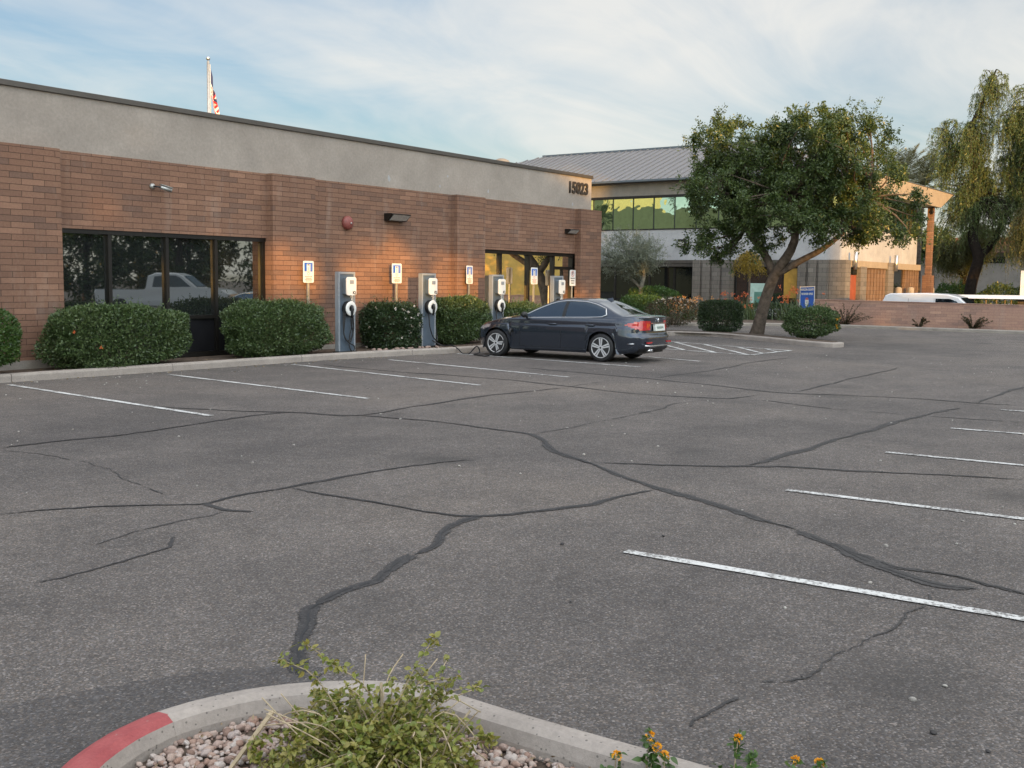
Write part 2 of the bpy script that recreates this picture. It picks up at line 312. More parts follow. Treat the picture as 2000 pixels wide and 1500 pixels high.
# ---------------------------------------------------------------- builders
class MB:
    def __init__(s): s.v = []; s.f = []; s.m = []
    def add(s, vs, fs, mi=0):
        o = len(s.v); s.v += [tuple(q) for q in vs]; s.f += [tuple(i + o for i in f) for f in fs]; s.m += [mi] * len(fs); return s
    def box(s, a, b, mi=0):
        x0, y0, z0 = a; x1, y1, z1 = b
        return s.add([(x0, y0, z0), (x1, y0, z0), (x1, y1, z0), (x0, y1, z0), (x0, y0, z1), (x1, y0, z1), (x1, y1, z1), (x0, y1, z1)],
                     [(0, 3, 2, 1), (4, 5, 6, 7), (0, 1, 5, 4), (1, 2, 6, 5), (2, 3, 7, 6), (3, 0, 4, 7)], mi)
    def prism(s, pts, d, mi=0):      # planar polygon pts (3d) extruded by vector d
        n = len(pts); d = Vector(d); a = [Vector(p) for p in pts]
        return s.add(a + [p + d for p in a], [tuple(range(n))[::-1], tuple(range(n, 2 * n))] + [(i, (i + 1) % n, n + (i + 1) % n, n + i) for i in range(n)], mi)
    def tube(s, pts, r, n=8, mi=0, cap=True):
        P = [Vector(p) for p in pts]; rs = r if isinstance(r, (list, tuple)) else [r] * len(P); vs = []; prev = None
        for i, p in enumerate(P):
            t = (P[min(i + 1, len(P) - 1)] - P[max(i - 1, 0)]).normalized()
            if prev is None: a = t.orthogonal().normalized()
            else:
                a = prev - t * prev.dot(t)
                a = a.normalized() if a.length > 1e-6 else t.orthogonal().normalized()
            prev = a; b = t.cross(a)
            vs += [p + (a * math.cos(2 * math.pi * k / n) + b * math.sin(2 * math.pi * k / n)) * rs[i] for k in range(n)]
        fs = [(i * n + k, i * n + (k + 1) % n, (i + 1) * n + (k + 1) % n, (i + 1) * n + k) for i in range(len(P) - 1) for k in range(n)]
        if cap: fs += [tuple(range(n))[::-1], tuple(range((len(P) - 1) * n, len(P) * n))]
        return s.add(vs, fs, mi)
    def lathe(s, prof, c=(0, 0, 0), axis='Z', n=24, mi=0):   # prof list of (r, h)
        vs = []
        for r, h in prof:
            for k in range(n):
                a = 2 * math.pi * k / n; x, y = r * math.cos(a), r * math.sin(a)
                q = {'Z': (x, y, h), 'X': (h, x, y), 'Y': (y, h, x)}[axis]
                vs.append((q[0] + c[0], q[1] + c[1], q[2] + c[2]))
        m = len(prof)
        fs = [(i * n + k, i * n + (k + 1) % n, (i + 1) * n + (k + 1) % n, (i + 1) * n + k) for i in range(m - 1) for k in range(n)]
        fs += [tuple(range(n))[::-1], tuple(range((m - 1) * n, m * n))]
        return s.add(vs, fs, mi)
    def ball(s, c, r, n=10, mi=0):
        r = r if isinstance(r, (tuple, list)) else (r, r, r)
        pr = [(math.sin(math.pi * i / n), -math.cos(math.pi * i / n)) for i in range(n + 1)]; pr[0] = (1e-3, -1); pr[-1] = (1e-3, 1)
        vs = []; k0 = 2 * n
        for a, h in pr: vs += [(c[0] + r[0] * a * math.cos(2 * math.pi * k / k0), c[1] + r[1] * a * math.sin(2 * math.pi * k / k0), c[2] + r[2] * h) for k in range(k0)]
        fs = [(i * k0 + k, i * k0 + (k + 1) % k0, (i + 1) * k0 + (k + 1) % k0, (i + 1) * k0 + k) for i in range(n) for k in range(k0)]
        return s.add(vs, fs, mi)
    def build(s, name, mat, parent=None, smooth=False, bevel=0, local=False, loc=None, fix=False):
        me = bpy.data.meshes.new(name)
        off = Vector((0, 0, 0))
        if loc is not None: off = Vector(loc)
        elif parent is not None and not local: off = wloc(parent)
        me.from_pydata([(v[0] - off.x, v[1] - off.y, v[2] - off.z) for v in s.v], [], s.f)
        mats = mat if isinstance(mat, (list, tuple)) else [mat]
        for m in mats: me.materials.append(m)
        if len(mats) > 1: me.polygons.foreach_set('material_index', s.m)
        if bevel or fix:
            bm = bmesh.new(); bm.from_mesh(me)
            if fix: bmesh.ops.recalc_face_normals(bm, faces=bm.faces)
            if bevel: bmesh.ops.bevel(bm, geom=[e for e in bm.edges], offset=bevel, segments=2, profile=.6, affect='EDGES', clamp_overlap=True)
            bm.to_mesh(me); bm.free()
        if smooth: me.polygons.foreach_set('use_smooth', [True] * len(me.polygons))
        me.update(); o = bpy.data.objects.new(name, me); COL.objects.link(o)
        if loc is not None: o.location = loc
        if parent is not None: o.parent = parent
        return o
WL = {}
def wloc(o):
    v = Vector((0, 0, 0))
    while o is not None: v += Vector(o.location); o = o.parent
    return v
def tag(o, label, cat, group=None):
    o['label'] = label; o['category'] = cat
    if group: o['group'] = group
    return o
def thing(name, label, cat, loc=(0, 0, 0), rz=0, group=None):
    o = bpy.data.objects.new(name, None); COL.objects.link(o); o.empty_display_size = .2
    o.location = loc; o.rotation_euler = (0, 0, rz); return tag(o, label, cat, group)
def kind(o, k='structure'): o['kind'] = k; return o
KIDS = {}
def dup(root, loc, rz=None, label=None, skip=(), scale=None):
    bpy_children = [c for c in bpy.data.objects if c.parent == root]
    r = root.copy(); COL.objects.link(r); r.location = loc
    if rz is not None: r.rotation_euler = (0, 0, rz)
    if scale is not None: r.scale = scale if isinstance(scale, tuple) else (scale,) * 3
    if label: r['label'] = label
    for ch in bpy_children:
        if ch.name.split('.')[0] in skip: continue
        c = ch.copy(); COL.objects.link(c); c.parent = r
        for g in [q for q in bpy.data.objects if q.parent == ch]:
            d = g.copy(); COL.objects.link(d); d.parent = c
    return r
def npmesh(name, V, F, mat, parent=None, smooth=False):
    me = bpy.data.meshes.new(name); V = np.asarray(V, np.float32); F = np.asarray(F, np.int32); n, k = F.shape
    if parent is not None: V = V - np.array(wloc(parent), np.float32)
    me.vertices.add(len(V)); me.vertices.foreach_set('co', V.ravel())
    me.loops.add(n * k); me.loops.foreach_set('vertex_index', F.ravel())
    me.polygons.add(n); me.polygons.foreach_set('loop_start', np.arange(n, dtype=np.int32) * k)
    me.materials.append(mat)
    if smooth: me.polygons.foreach_set('use_smooth', np.ones(n, bool))
    me.update(calc_edges=True); o = bpy.data.objects.new(name, me); COL.objects.link(o)
    if parent is not None: o.parent = parent
    return o
def unit(a): return a / np.maximum(np.linalg.norm(a, axis=-1, keepdims=True), 1e-9)
def leafquads(C, A, L, Wd, rng, fold=.25):
    """lozenge leaves with base at C, direction A (n,3), length L, width Wd"""
    n = len(C); A = unit(A); B = unit(np.cross(A, unit(rng.normal(size=(n, 3))))); N = np.cross(A, B)
    L = np.asarray(L).reshape(-1, 1) * np.ones((n, 1)); Wd = np.asarray(Wd).reshape(-1, 1) * np.ones((n, 1))
    mid = C + A * L * .5 + N * Wd * fold
    V = np.stack([C, mid + B * Wd * .5, C + A * L, mid - B * Wd * .5], 1).reshape(-1, 3)
    F = np.arange(4 * n).reshape(-1, 4); return V, F
def text(name, body, size, mat, parent, origin, xdir, ydir, depth=.004, bold=0, align='CENTER', sx=1.0):
    cu = bpy.data.curves.new(name, 'FONT'); cu.body = body; cu.size = size; cu.extrude = depth; cu.offset = bold; cu.align_x = align; cu.align_y = 'CENTER'
    to = bpy.data.objects.new(name, cu); COL.objects.link(to); dg = bpy.context.evaluated_depsgraph_get(); dg.update()
    me = bpy.data.meshes.new_from_object(to.evaluated_get(dg)); bpy.data.objects.remove(to); bpy.data.curves.remove(cu)
    x = Vector(xdir).normalized(); y = Vector(ydir).normalized(); z = x.cross(y); o0 = Vector(origin)
    for v in me.vertices: v.co = o0 + x * v.co.x * sx + y * v.co.y + z * v.co.z
    me.materials.clear(); me.materials.append(mat); me.name = name
    off = wloc(parent) if parent is not None else Vector((0, 0, 0))
    for v in me.vertices: v.co -= off
    o = bpy.data.objects.new(name, me); COL.objects.link(o)
    if parent is not None: o.parent = parent
    return o
CRACKS=[
 (0.045, [(5.408, 9.888), (6.118, 9.915), (6.88, 9.805), (8.041, 9.988), (8.66, 9.994), (9.202, 9.909)]),
 (0.05, [(8.475, 12.903), (8.43, 11.785), (8.702, 10.806), (9.166, 9.87), (9.497, 9.099), (10.857, 9.187), (12.423, 9.25), (14.162, 8.992)]),
 (0.045, [(9.497, 9.099), (9.631, 7.991), (9.57, 7.121), (9.499, 6.582), (9.173, 6.16), (8.748, 5.721), (8.32, 5.075)]),
 (0.07, [(9.173, 6.16), (8.748, 5.721), (8.32, 5.075), (7.897, 4.457), (7.644, 3.982), (7.361, 3.442), (7.118, 2.93), (6.946, 2.564)]),
 (0.07, [(6.946, 2.564), (6.656, 2.185), (6.433, 1.922), (6.338, 1.743), (6.362, 1.462), (6.287, 1.173), (6.231, 1.008)]),
 (0.075, [(6.694, 2.265), (6.377, 1.935), (6.273, 1.754), (6.171, 1.553), (6.131, 1.406), (6.194, 1.26)]),
 (0.04, [(3.875, 7.182), (4.284, 6.967), (4.81, 6.506), (5.006, 6.348), (5.368, 6.38), (5.835, 6.32), (6.472, 6.321), (7.159, 6.234), (7.887, 5.955)]),
 (0.035, [(5.018, 6.363), (4.972, 6.078), (5.063, 5.855)]),
 (0.045, [(5.834, 6.289), (5.796, 5.88), (5.79, 5.341), (5.823, 4.876), (5.934, 4.521), (6.321, 4.281), (6.776, 4.082), (7.164, 4.086), (7.644, 3.982)]),
 (0.06, [(5.921, 4.511), (5.482, 4.412), (5.098, 4.226), (4.828, 4.202)]),
 (0.07, [(4.828, 4.202), (4.545, 4.054), (4.287, 3.955), (4.093, 3.963), (3.926, 3.949), (3.739, 3.9)]),
 (0.062, [(3.803, 3.917), (3.682, 3.877), (3.475, 3.652), (3.271, 3.452), (3.029, 3.235)]),
 (0.05, [(8.32, 5.075), (8.698, 4.485), (9.043, 3.936), (9.326, 3.464), (9.532, 2.883), (9.757, 2.327), (10.009, 1.672)]),
 (0.07, [(9.043, 3.936), (9.521, 3.837), (10.782, 3.797), (12.277, 3.734), (14.126, 3.656), (15.466, 3.467)]),
 (0.05, [(16.231, 3.435), (17.997, 3.442), (19.811, 3.395)]),
 (0.02, [(9.568, 6.561), (10.095, 6.503), (11.265, 6.518), (12.539, 6.561), (13.111, 6.706), (14.138, 6.499)]),
 (0.045, [(14.737, 15.211), (14.467, 13.094), (14.573, 11.748), (14.52, 10.387), (14.274, 9.111), (14.013, 7.679), (14.265, 6.558), (14.532, 6.359), (15.199, 6.242)]),
 (0.05, [(16.813, 11.789), (16.478, 9.553), (16.179, 7.907), (15.648, 6.18), (15.975, 5.263), (16.174, 4.197), (16.237, 2.767)]),
 (0.03, [(14.474, 6.019), (14.084, 4.7), (14.126, 3.656), (14.217, 2.412)]),
 (0.035, [(16.619, 8.811), (19.027, 8.765), (21.663, 9.038), (23.559, 8.849)]),
 (0.04, [(15.886, 6.028), (17.055, 6.043), (19.387, 6.121), (22.159, 6.179)]),
 (0.02, [(2.952, 5.446), (3.301, 5.387), (3.629, 5.444), (3.938, 5.434), (4.137, 5.551), (4.238, 5.685)]),
 (0.018, [(3.806, 5.866), (4.144, 5.984), (4.452, 6.025), (4.917, 6.011)]),
 (0.012, [(5.36, 9.801), (5.498, 9.166), (5.399, 8.216), (5.21, 7.507), (5.029, 6.8)]),
 (0.014, [(6.002, 1.428), (5.614, 1.406), (5.261, 1.459), (4.754, 1.518), (4.428, 1.52), (4.258, 1.547), (4.099, 1.662)]),
 (0.014, [(3.931, 1.657), (3.668, 1.71), (3.537, 1.711)]),
 (0.02, [(14.274, 9.111), (15.341, 9.088), (16.232, 8.802)]),
]

# ---------------------------------------------------------------- ground
def gz(x, y):
    if y > 15.6: return 0.0
    k = min(1, max(0, (15.6 - y) / .5))
    if x <= 42.15: return 0.0
    if x < 43.4: return -.4 * (x - 42.15) / 1.25 * k
    if x < 58: return (-.4 - .5 * (x - 43.4) / 14.6) * k
    return -.9 * k
gx = [-500, -120, -40, -10, 0, 6, 14, 24, 34, 41, 42.15, 43.4, 50, 58, 70, 100, 160, 500]
gy = [-500, -160, -60, -20, -5, 2, 8, 12, 15.1, 15.6, 17, 24, 40, 80, 200, 500]
V = [(x, y, gz(x, y)) for y in gy for x in gx]; nx = len(gx)
F = [(j * nx + i, j * nx + i + 1, (j + 1) * nx + i + 1, (j + 1) * nx + i) for j in range(len(gy) - 1) for i in range(nx - 1)]
m = MB(); m.add(V, F); kind(m.build('ground', M['asphalt']))
def smooth_path(pts, step=.08):
    P = [Vector((*p, 0)) if len(p) == 2 else Vector(p) for p in pts]; out = []
    for i in range(len(P) - 1):
        p0 = P[max(i - 1, 0)]; p1 = P[i]; p2 = P[i + 1]; p3 = P[min(i + 2, len(P) - 1)]
        n = max(2, int((p2 - p1).length / step))
        for k in range(n):
            t = k / n; out.append(.5 * ((2 * p1) + (p2 - p0) * t + (2 * p0 - 5 * p1 + 4 * p2 - p3) * t * t + (3 * p1 - p0 - 3 * p2 + p3) * t ** 3))
    return out + [P[-1]]
TV, TF, TE, OV, OF = [], [], [], [], []; rg = random.Random(5)
for w, pts in CRACKS:
    thin = w < .031; st = .035 if thin else .05; P = smooth_path(pts, st); z = .0042 + rg.random() * .0012; ph = rg.random() * 9; n = len(P); acc = 0; wob = 0; o = len(TV); on = 1
    w = w * (.85 if w > .09 else 1)
    A = []
    for i, p in enumerate(P):
        t = (P[min(i + 1, n - 1)] - P[max(i - 1, 0)]).normalized(); q = Vector((-t.y, t.x, 0)); acc += st; wob = wob * .82 + rg.uniform(-1, 1) * (.014 if thin else .010)
        ww = w * (.75 if thin else .80) * (1 + .35 * math.sin(acc * 2.3 + ph) + .2 * math.sin(acc * 7.1 + ph)); c = p + q * (wob + .018 * math.sin(acc * 4 + ph * 2))
        fade = min(1, .1 + 9 * min(i, n - 1 - i) / n)
        if thin:
            if on and rg.random() < .05: on = 0
            elif not on and rg.random() < .5: on = 1
        for d in (1, .5, 0, -.5, -1): r = c + q * ww * d; TV.append((r.x, r.y, z)); TE.append((1 - abs(d)) * fade * on)
        A.append((c + q * rg.uniform(-.1, .1) * w, q))
    TF += [(o + 5 * i + k, o + 5 * i + k + 5, o + 5 * i + k + 6, o + 5 * i + k + 1) for i in range(n - 1) for k in range(4)]
    if w >= .04:      # the open crack inside the sealant
        o = len(OV); hs = [.003 + .004 * rg.random() for _ in A]
        OV += [(c.x + q.x * h, c.y + q.y * h, z + .002) for (c, q), h in zip(A, hs)] + [(c.x - q.x * h, c.y - q.y * h, z + .002) for (c, q), h in zip(A, hs)]
        OF += [(o + n + i, o + n + i + 1, o + i + 1, o + i) for i in range(n - 1) if rg.random() > .15]
m = MB(); m.v = TV; m.f = [f[::-1] for f in TF]; cs = kind(m.build('crack_sealant', M['tar'])); at_ = cs.data.attributes.new('edge', 'FLOAT', 'POINT'); at_.data.foreach_set('value', TE)
m = MB(); m.v = OV; m.f = OF; kind(m.build('asphalt_cracks', M['black']))
pp = [(1.2, 3.62), (2.06, 3.9), (2.36, 3.8), (2.70, 3.66), (2.96, 3.48), (3.1, 3.38), (3.16, 3.25), (3.0, 3.15), (2.8, 3.2), (2.43, 3.28), (2.1, 3.25), (1.8, 3.1), (1.3, 2.6), (.7, 2.6)]
rg = random.Random(3); q = smooth_path(pp + [pp[0]], .05)[:-1]
m = MB(); m.add([(p.x + rg.uniform(-.02, .02), p.y + rg.uniform(-.02, .02), .003) for p in q], [tuple(range(len(q)))[::-1]]); kind(m.build('asphalt_patch', M['patch']))

def stripe(pts, w=.10, z=.0072, name='parking_line'):
    P = smooth_path(pts, .25) if len(pts) > 2 else [Vector((*p, 0)) for p in pts]
    if len(pts) == 2:
        a, b = P; P = [a.lerp(b, i / 40) for i in range(41)]
    L, Q = [], []
    for i, p in enumerate(P):
        t = (P[min(i + 1, len(P) - 1)] - P[max(i - 1, 0)]).normalized(); n = Vector((-t.y, t.x, 0))
        L.append(p + n * w * (.5 + rg.uniform(-.04, .04))); Q.append(p - n * w * (.5 + rg.uniform(-.04, .04)))
    k = len(P); mb = MB(); mb.add([(a.x, a.y, z) for a in L + Q], [(k + i, k + i + 1, i + 1, i) for i in range(k - 1)])
    return kind(mb.build(name, M['line']))
for a, b in [((8.71, 15.6), (8.284, 10.355)), ((11.379, 15.32), (10.896, 10.263)), ((14.311, 15.47), (13.464, 10.249)), ((16.505, 14.94), (15.656, 9.997)), ((18.95, 15.1), (18.529, 10.168)), ((21.9, 14.0), (20.766, 9.959)),
             ((6.15, 15.7), (5.85, 11.6)), ((3.5, 15.8), (3.1, 10.5)),
             ((5.696, 3.197), (5.82, -1.9)), ((8.232, 3.153), (8.36, -1.9)), ((10.751, 3.109), (10.9, -1.9)), ((13.08, 3.05), (13.4, -1.9)), ((15.5, 2.985), (15.9, -1.9)), ((18.0, 2.9), (18.4, -1.9)), ((20.6, 2.9), (21.0, -1.9)), ((23.2, 2.9), (23.6, -1.9)), ((25.8, 2.9), (26.2, -1.9))]:
    stripe([a, b], .085 if b[1] < 0 else .095)
H = [[(27.184, 14.035), (26.385, 11.881), (25.776, 9.886)], [(23.992, 12.452), (23.395, 9.953)], [(23.395, 9.953), (25.776, 9.886)], [(25.3, 13.1), (23.93, 11.9)], [(27.14, 13.85), (23.66, 10.95)], [(26.72, 12.75), (23.45, 10.02)], [(26.28, 11.6), (24.135, 9.93)], [(25.98, 10.65), (24.959, 9.92)], [(24.8, 13.9), (23.992, 12.452)], [(24.8, 13.9), (27.184, 14.035)]]
for i, h in enumerate(H): stripe(h, .10, .0072 + .0016 * (i % 4), 'hatch_line')

# ---------------------------------------------------------------- kerbs and beds
def kerb(name, pts, mat, w=.16, h=.13, side=-1, seams=3.0, step=.12, rnd=.035, z0=0.0, closed_ends=True):
    """kerb swept along its road-side face; side=-1 puts the bed on the right of travel"""
    P = smooth_path(pts, step); prof = [(0, z0 - .1), (0, h - rnd), (rnd * .35, h - rnd * .25), (rnd, h), (w - rnd, h + .002), (w - rnd * .3, h - rnd * .3), (w, h - rnd * 1.2), (w, z0 - .1)]
    mb = MB(); acc = 0; last = 0; rows = []; start = 0
    def flush(rows):
        if len(rows) < 2: return
        k = len(prof); vs = [v for r in rows for v in r]
        fs = [(i * k + j, i * k + j + 1, (i + 1) * k + j + 1, (i + 1) * k + j) for i in range(len(rows) - 1) for j in range(k - 1)]
        fs += [tuple(range(k)), tuple(range((len(rows) - 1) * k, len(rows) * k))[::-1]]; mb.add(vs, fs)
    for i, p in enumerate(P):
        t = (P[min(i + 1, len(P) - 1)] - P[max(i - 1, 0)]).normalized(); n = Vector((t.y, -t.x, 0)) * (1 if side < 0 else -1)
        if i: acc += (p - P[i - 1]).length
        row = [(p.x + n.x * a, p.y + n.y * a, z) for a, z in prof]; rows.append(row)
        if acc - last > seams and i < len(P) - 2:
            flush(rows); last = acc; t2 = t * .012; rows = [[(v[0] + t2.x, v[1] + t2.y, v[2]) for v in row]]
    flush(rows); o = mb.build(name, mat, fix=True); return kind(o)
kerb('planter_kerb', [(-6, 16.6), (3, 16.3), (8.786, 15.98), (12, 15.87), (15.628, 15.78), (17.6, 15.56), (18.99, 15.28), (20.2, 15.22), (23, 15.25), (26, 15.4), (29, 15.62), (29.9, 15.62), (30.45, 15.48), (30.6, 14.9), (30.52, 14.1), (29.5, 12.33), (28.28, 10.64), (27.85, 9.75), (27.95, 9.45), (28.35, 9.42)], M['kerb'], .17, .13, 1, 2.9)
# red-painted end and grey rest of the foreground island kerb
ko = [(.2, -1.0), (.75, 1.3), (1.2, 2.35), (1.5, 2.8), (1.79, 3.032), (1.982, 3.128), (2.112, 3.165), (2.25, 3.182)]
red = kerb('red_kerb', ko, [M['redpaint'], M['kerb']], .15, .13, -1, 99, .06, .05)
me = red.data
for p in me.polygons:
    if p.normal.z < .5 and p.center.z < .105 or p.normal.z < .75 and (p.center.xy - Vector((2.0, 2.0))).length < 1.05: p.material_index = 1
kg = [(2.262, 3.180), (2.397, 3.163), (2.611, 3.09), (2.805, 2.956), (2.96, 2.782), (3.03, 2.639), (3.062, 2.464), (3.06, 2.165), (3.066, 1.849), (3.075, 1.561), (3.078, 1.2), (3.08, .3), (3.1, -1.5)]
kerb('island_kerb', kg, M['kerb'], .15, .13, -1, 1.15, .06, .05)
def bed(name, pts, z, mat, jit=.0):
    mb = MB(); mb.add([(x, y, z) for x, y in pts], [tuple(range(len(pts)))]); return kind(mb.build(name, mat, fix=False))
bed('planting_bed', [(-6, 16.7), (3, 16.4), (8.8, 16.1), (15.6, 15.9), (18.9, 15.42), (23, 15.38), (29, 15.75), (30.4, 15.55), (30.55, 14.2), (29.6, 12.4), (28.0, 9.7), (28.3, 9.5), (29.2, 9.9), (30.6, 11.9), (31.7, 13.5), (32.0, 15.2), (31.6, 17.2), (28.6, 17.4), (-6, 17.4)], .10, M['soil'])
bed('island_bed', [(.3, -1.2), (.9, 1.2), (1.3, 2.28), (1.6, 2.7), (1.85, 2.93), (2.25, 3.08), (2.6, 2.98), (2.85, 2.75), (2.95, 2.4), (2.96, 1.5), (2.98, -1.2)], .035, M['soil'])
kerb('far_kerb', [(36.6, 26), (36.9, 22), (37.3, 20.2), (37.7, 18.7), (38.9, 17.5), (40.2, 16.2), (40.9, 15.0), (41.0, 13.6), (40.95, 10), (40.9, 6), (40.8, -6)], M['kerbfar'], .16, .12, 1, 3.2, .3)
bed('border_bed', [(36.8, 26), (37.05, 22), (37.45, 20.3), (37.85, 18.8), (39.0, 17.65), (40.3, 16.3), (41.0, 15.0), (41.1, 13.6), (41.05, 6), (40.95, -6), (41.95, -6), (41.95, 15.05), (42.5, 15.65), (64, 15.65), (64, 16.4), (48.1, 16.4), (48.1, 36), (36.6, 36)], .09, M['soil'])

# ---------------------------------------------------------------- the brick office building
B = thing('brick_building', 'long single-storey red brick building with tan stucco parapet and number 15023', 'building', (18, 23, 0))
WY, PY_ = 17.2, 17.0
m = MB()
m.box((-4, WY, .0), (9.32, WY + .3, 3.8)); m.box((9.32, WY, 2.48), (28.1, WY + .3, 3.8))
m.box((15.24, WY, .0), (22.49, WY + .3, 2.48)); m.box((9.32, WY, 0), (10.52, WY + .3, 2.48)); m.box((27.19, WY, 0), (28.1, WY + .3, 2.48))
m.box((28.1, WY + .3, 0), (28.36, 30, 3.8)); m.box((-4, 29.7, 0), (28.1, 30, 3.8))
m.build('wall', M['brick'], B)
for a, b in ((9.32, 10.52), (15.24, 16.44), (21.32, 22.49), (27.19, 28.36)):
    m = MB(); m.box((a, PY_, .0), (b, WY - .001 if b < 28 else WY + .299, 3.8)); m.build('pilaster', M['brick'], B)
for a in (3.2, -2.8):
    m = MB(); m.box((a, PY_, .0), (a + 1.2, WY - .001, 3.8)); m.build('pilaster', M['brick'], B)
for q in (((-4, WY - .03, .0), (9.3, WY - .001, .24)), ((9.3, PY_ - .03, 0), (10.53, PY_ - .001, .24)), ((15.23, PY_ - .03, 0), (16.45, PY_ - .001, .2)), ((16.45, WY - .03, 0), (21.3, WY - .001, .2)), ((21.3, PY_ - .03, 0), (22.5, PY_ - .001, .2)), ((27.18, PY_ - .03, 0), (28.37, PY_ - .001, .2))):
    m = MB(); m.box(*q); m.build('footing', M['kerbfar'], B)
m = MB(); m.box((-4, WY + .025, 3.801), (28.1, WY + .28, 4.75)); m.box((27.8, WY + .28, 3.801), (28.1, 30, 4.75)); m.box((-4, 29.72, 3.801), (27.8, 30, 4.75)); m.build('parapet', M['stucco'], B)
m = MB(); m.box((-4, WY - .02, 4.751), (28.13, WY + .34, 4.845)); m.box((27.75, WY + .34, 4.751), (28.13, 30.03, 4.845)); m.box((-4, 29.68, 4.751), (27.75, 30.03, 4.845)); m.build('coping', M['coping'], B, bevel=.008)
m = MB(); m.box((-4, WY + .3, 4.2), (27.8, 29.7, 4.3)); m.build('roof', M['stucco2'], B)
for i, cx in enumerate(('1', '5', '0', '2', '3')): pass
nb = text('number', '15023', .46, M['numeral'], B, (27.32, WY + .004, 4.40), (1, 0, 0), (0, 0, 1), .02, .012, sx=.98)
def bwindow(x0, x1, zt, zs, mull, zb=.16, door=None, gm='glass'):
    f = MB(); y0, y1 = WY + .10, WY + .17
    w = MB(); f.box((x0, WY + .03, zt - .075), (x1, y1, zt)); f.box((x0, y0 - .04, zs - .04), (x1, y1, zs + .03)); f.box((x0, y0 - .04, zb - .05), (x1, y1, zb + .04))
    for q in (x0 + .035, *mull, x1 - .035): f.box((q - .035, WY + .05, zb + .041), (q + .035, y1 - .002, zt - .076))
    wo = f.build('window', M['bronze'], B)
    g = MB(); q = [x0 + .035, *mull, x1 - .035]
    for a, b in zip(q[:-1], q[1:]):
        if door and a >= door - .01: g.box((a + .036, y0 + .02, zb + .06), (b - .036, y0 + .03, zt - .077))
        else: g.box((a + .036, y0 + .02, zs + .031), (b - .036, y0 + .03, zt - .077))
    gl = g.build('pane', M[gm], None); off = wloc(B); gl.location = Vector((0, 0, 0)); 
    for v in gl.data.vertices: v.co -= off
    gl.parent = wo
    p = MB(); q2 = [v for v in q if not door or v <= door + .01]
    for a, b in zip(q2[:-1], q2[1:]): p.box((a + .036, y0 + .005, zb + .042), (b - .036, y0 + .03, zs - .041))
    po = p.build('spandrel_panel', M['panel'], None)
    for v in po.data.vertices: v.co -= off
    po.parent = wo
    return wo
bwindow(10.52, 15.24, 2.48, .89, (11.60, 12.83, 13.98))
w2 = bwindow(22.49, 27.19, 2.46, .62, (23.55, 24.88, 26.15), door=26.15, gm='bayglass')
dm = MB(); dm.box((26.19, WY + .08, 2.0), (27.12, WY + .15, 2.09)); dm.box((26.62, WY + .08, .2), (26.68, WY + .15, 2.0)); dm.build('door_frame', M['bronze'], B)
text('notice', 'NOT AN', .11, M['white'], B, (26.42, WY + .1, 1.48), (1, 0, 0), (0, 0, 1), .002, .004)
text('notice', 'ENTRANCE', .11, M['white'], B, (26.42, WY + .1, 1.33), (1, 0, 0), (0, 0, 1), .002, .004)
# bronze reveal boards so the rooms behind the openings stay closed
for a, b in ((10.4, 15.4), (22.4, 27.3)): m = MB(); m.box((a, WY + .31, .0), (b, WY + .35, 2.6)); m.build('backing', M['panel'], B)
# wall lamps, fire bell, camera, roof vent
def wallpack(x, z, w, label, lit):
    t = thing('wall_lamp', label, 'lamp', (x, WY, z), 0, 'box lamps on the brick wall')
    m = MB(); h = w * .27; d = w * .42
    m.prism([(x - w / 2, WY - .002, z - h / 2), (x - w / 2, WY - .002, z + h / 2), (x - w / 2, WY - d * .78, z + h / 2), (x - w / 2, WY - d, z + h * .38), (x - w / 2, WY - d * .45, z - h / 2)], (w, 0, 0))
    m.build('housing', M['bronze'], t, fix=True, bevel=.012)
    m = MB(); m.prism([(x - w * .43, WY - d * .98, z + h * .28), (x - w * .43, WY - d * 1.02, z + h * .28), (x - w * .43, WY - d * .56, z - h * .42), (x - w * .43, WY - d * .50, z - h * .42)], (w * .86, 0, 0))
    m.build('lens', M['lens'], t, fix=True); return t
wallpack(19.15, 3.11, .66, 'dark wedge wall lamp with pale lens right of the round fire bell', 1)
wallpack(26.85, 3.12, .5, 'small dark wall lamp above the window under the number 15023', 0)
m = MB(); m.lathe([(.02, 0), (.15, 0), (.155, -.02), (.15, -.07), (.10, -.11), (.03, -.125), (.001, -.126)], (17.58, WY - .003, 2.91), 'Y', 24)
t = thing('fire_bell', 'round dull red fire alarm bell on brick wall', 'bell', (17.58, WY, 2.91)); m.build('gong', M['red_bell'], t, True, fix=True)
m = MB(); m.lathe([(.001, -.145), (.018, -.145), (.02, -.125), (.02, -.12)], (17.60, WY - .003, 2.9), 'Y', 12); m.build('hub', M['steel'], t, True, fix=True)
t = thing('security_camera', 'small bullet security camera on brick wall above the wide window', 'camera', (12.5, WY, 3.31))
m = MB(); m.lathe([(.001, 0), (.055, 0), (.055, -.025), (.03, -.05), (.001, -.055)], (12.48, WY - .002, 3.33), 'Y', 16); m.build('mount', M['steel'], t, True, fix=True)
m = MB(); m.tube([(12.48, WY - .05, 3.33), (12.52, WY - .13, 3.32), (12.58, WY - .16, 3.30)], .015, 8); m.build('bracket', M['black'], t, True)
m = MB(); m.tube([(12.56, WY - .15, 3.315), (12.74, WY - .21, 3.265)], .038, 12); m.tube([(12.73, WY - .2067, 3.2678), (12.755, WY - .215, 3.2608)], .03, 12); m.build('body', M['steel'], t, True)
m = MB(); m.prism([(12.55, WY - .11, 3.36), (12.76, WY - .17, 3.30), (12.76, WY - .255, 3.30), (12.55, WY - .195, 3.36)], (0, 0, .008)); m.build('sun_hood', M['steel'], t)
t = thing('roof_vent', 'small round-topped vent above the parapet of brick building', 'vent', (27.27, 20, 4.3))
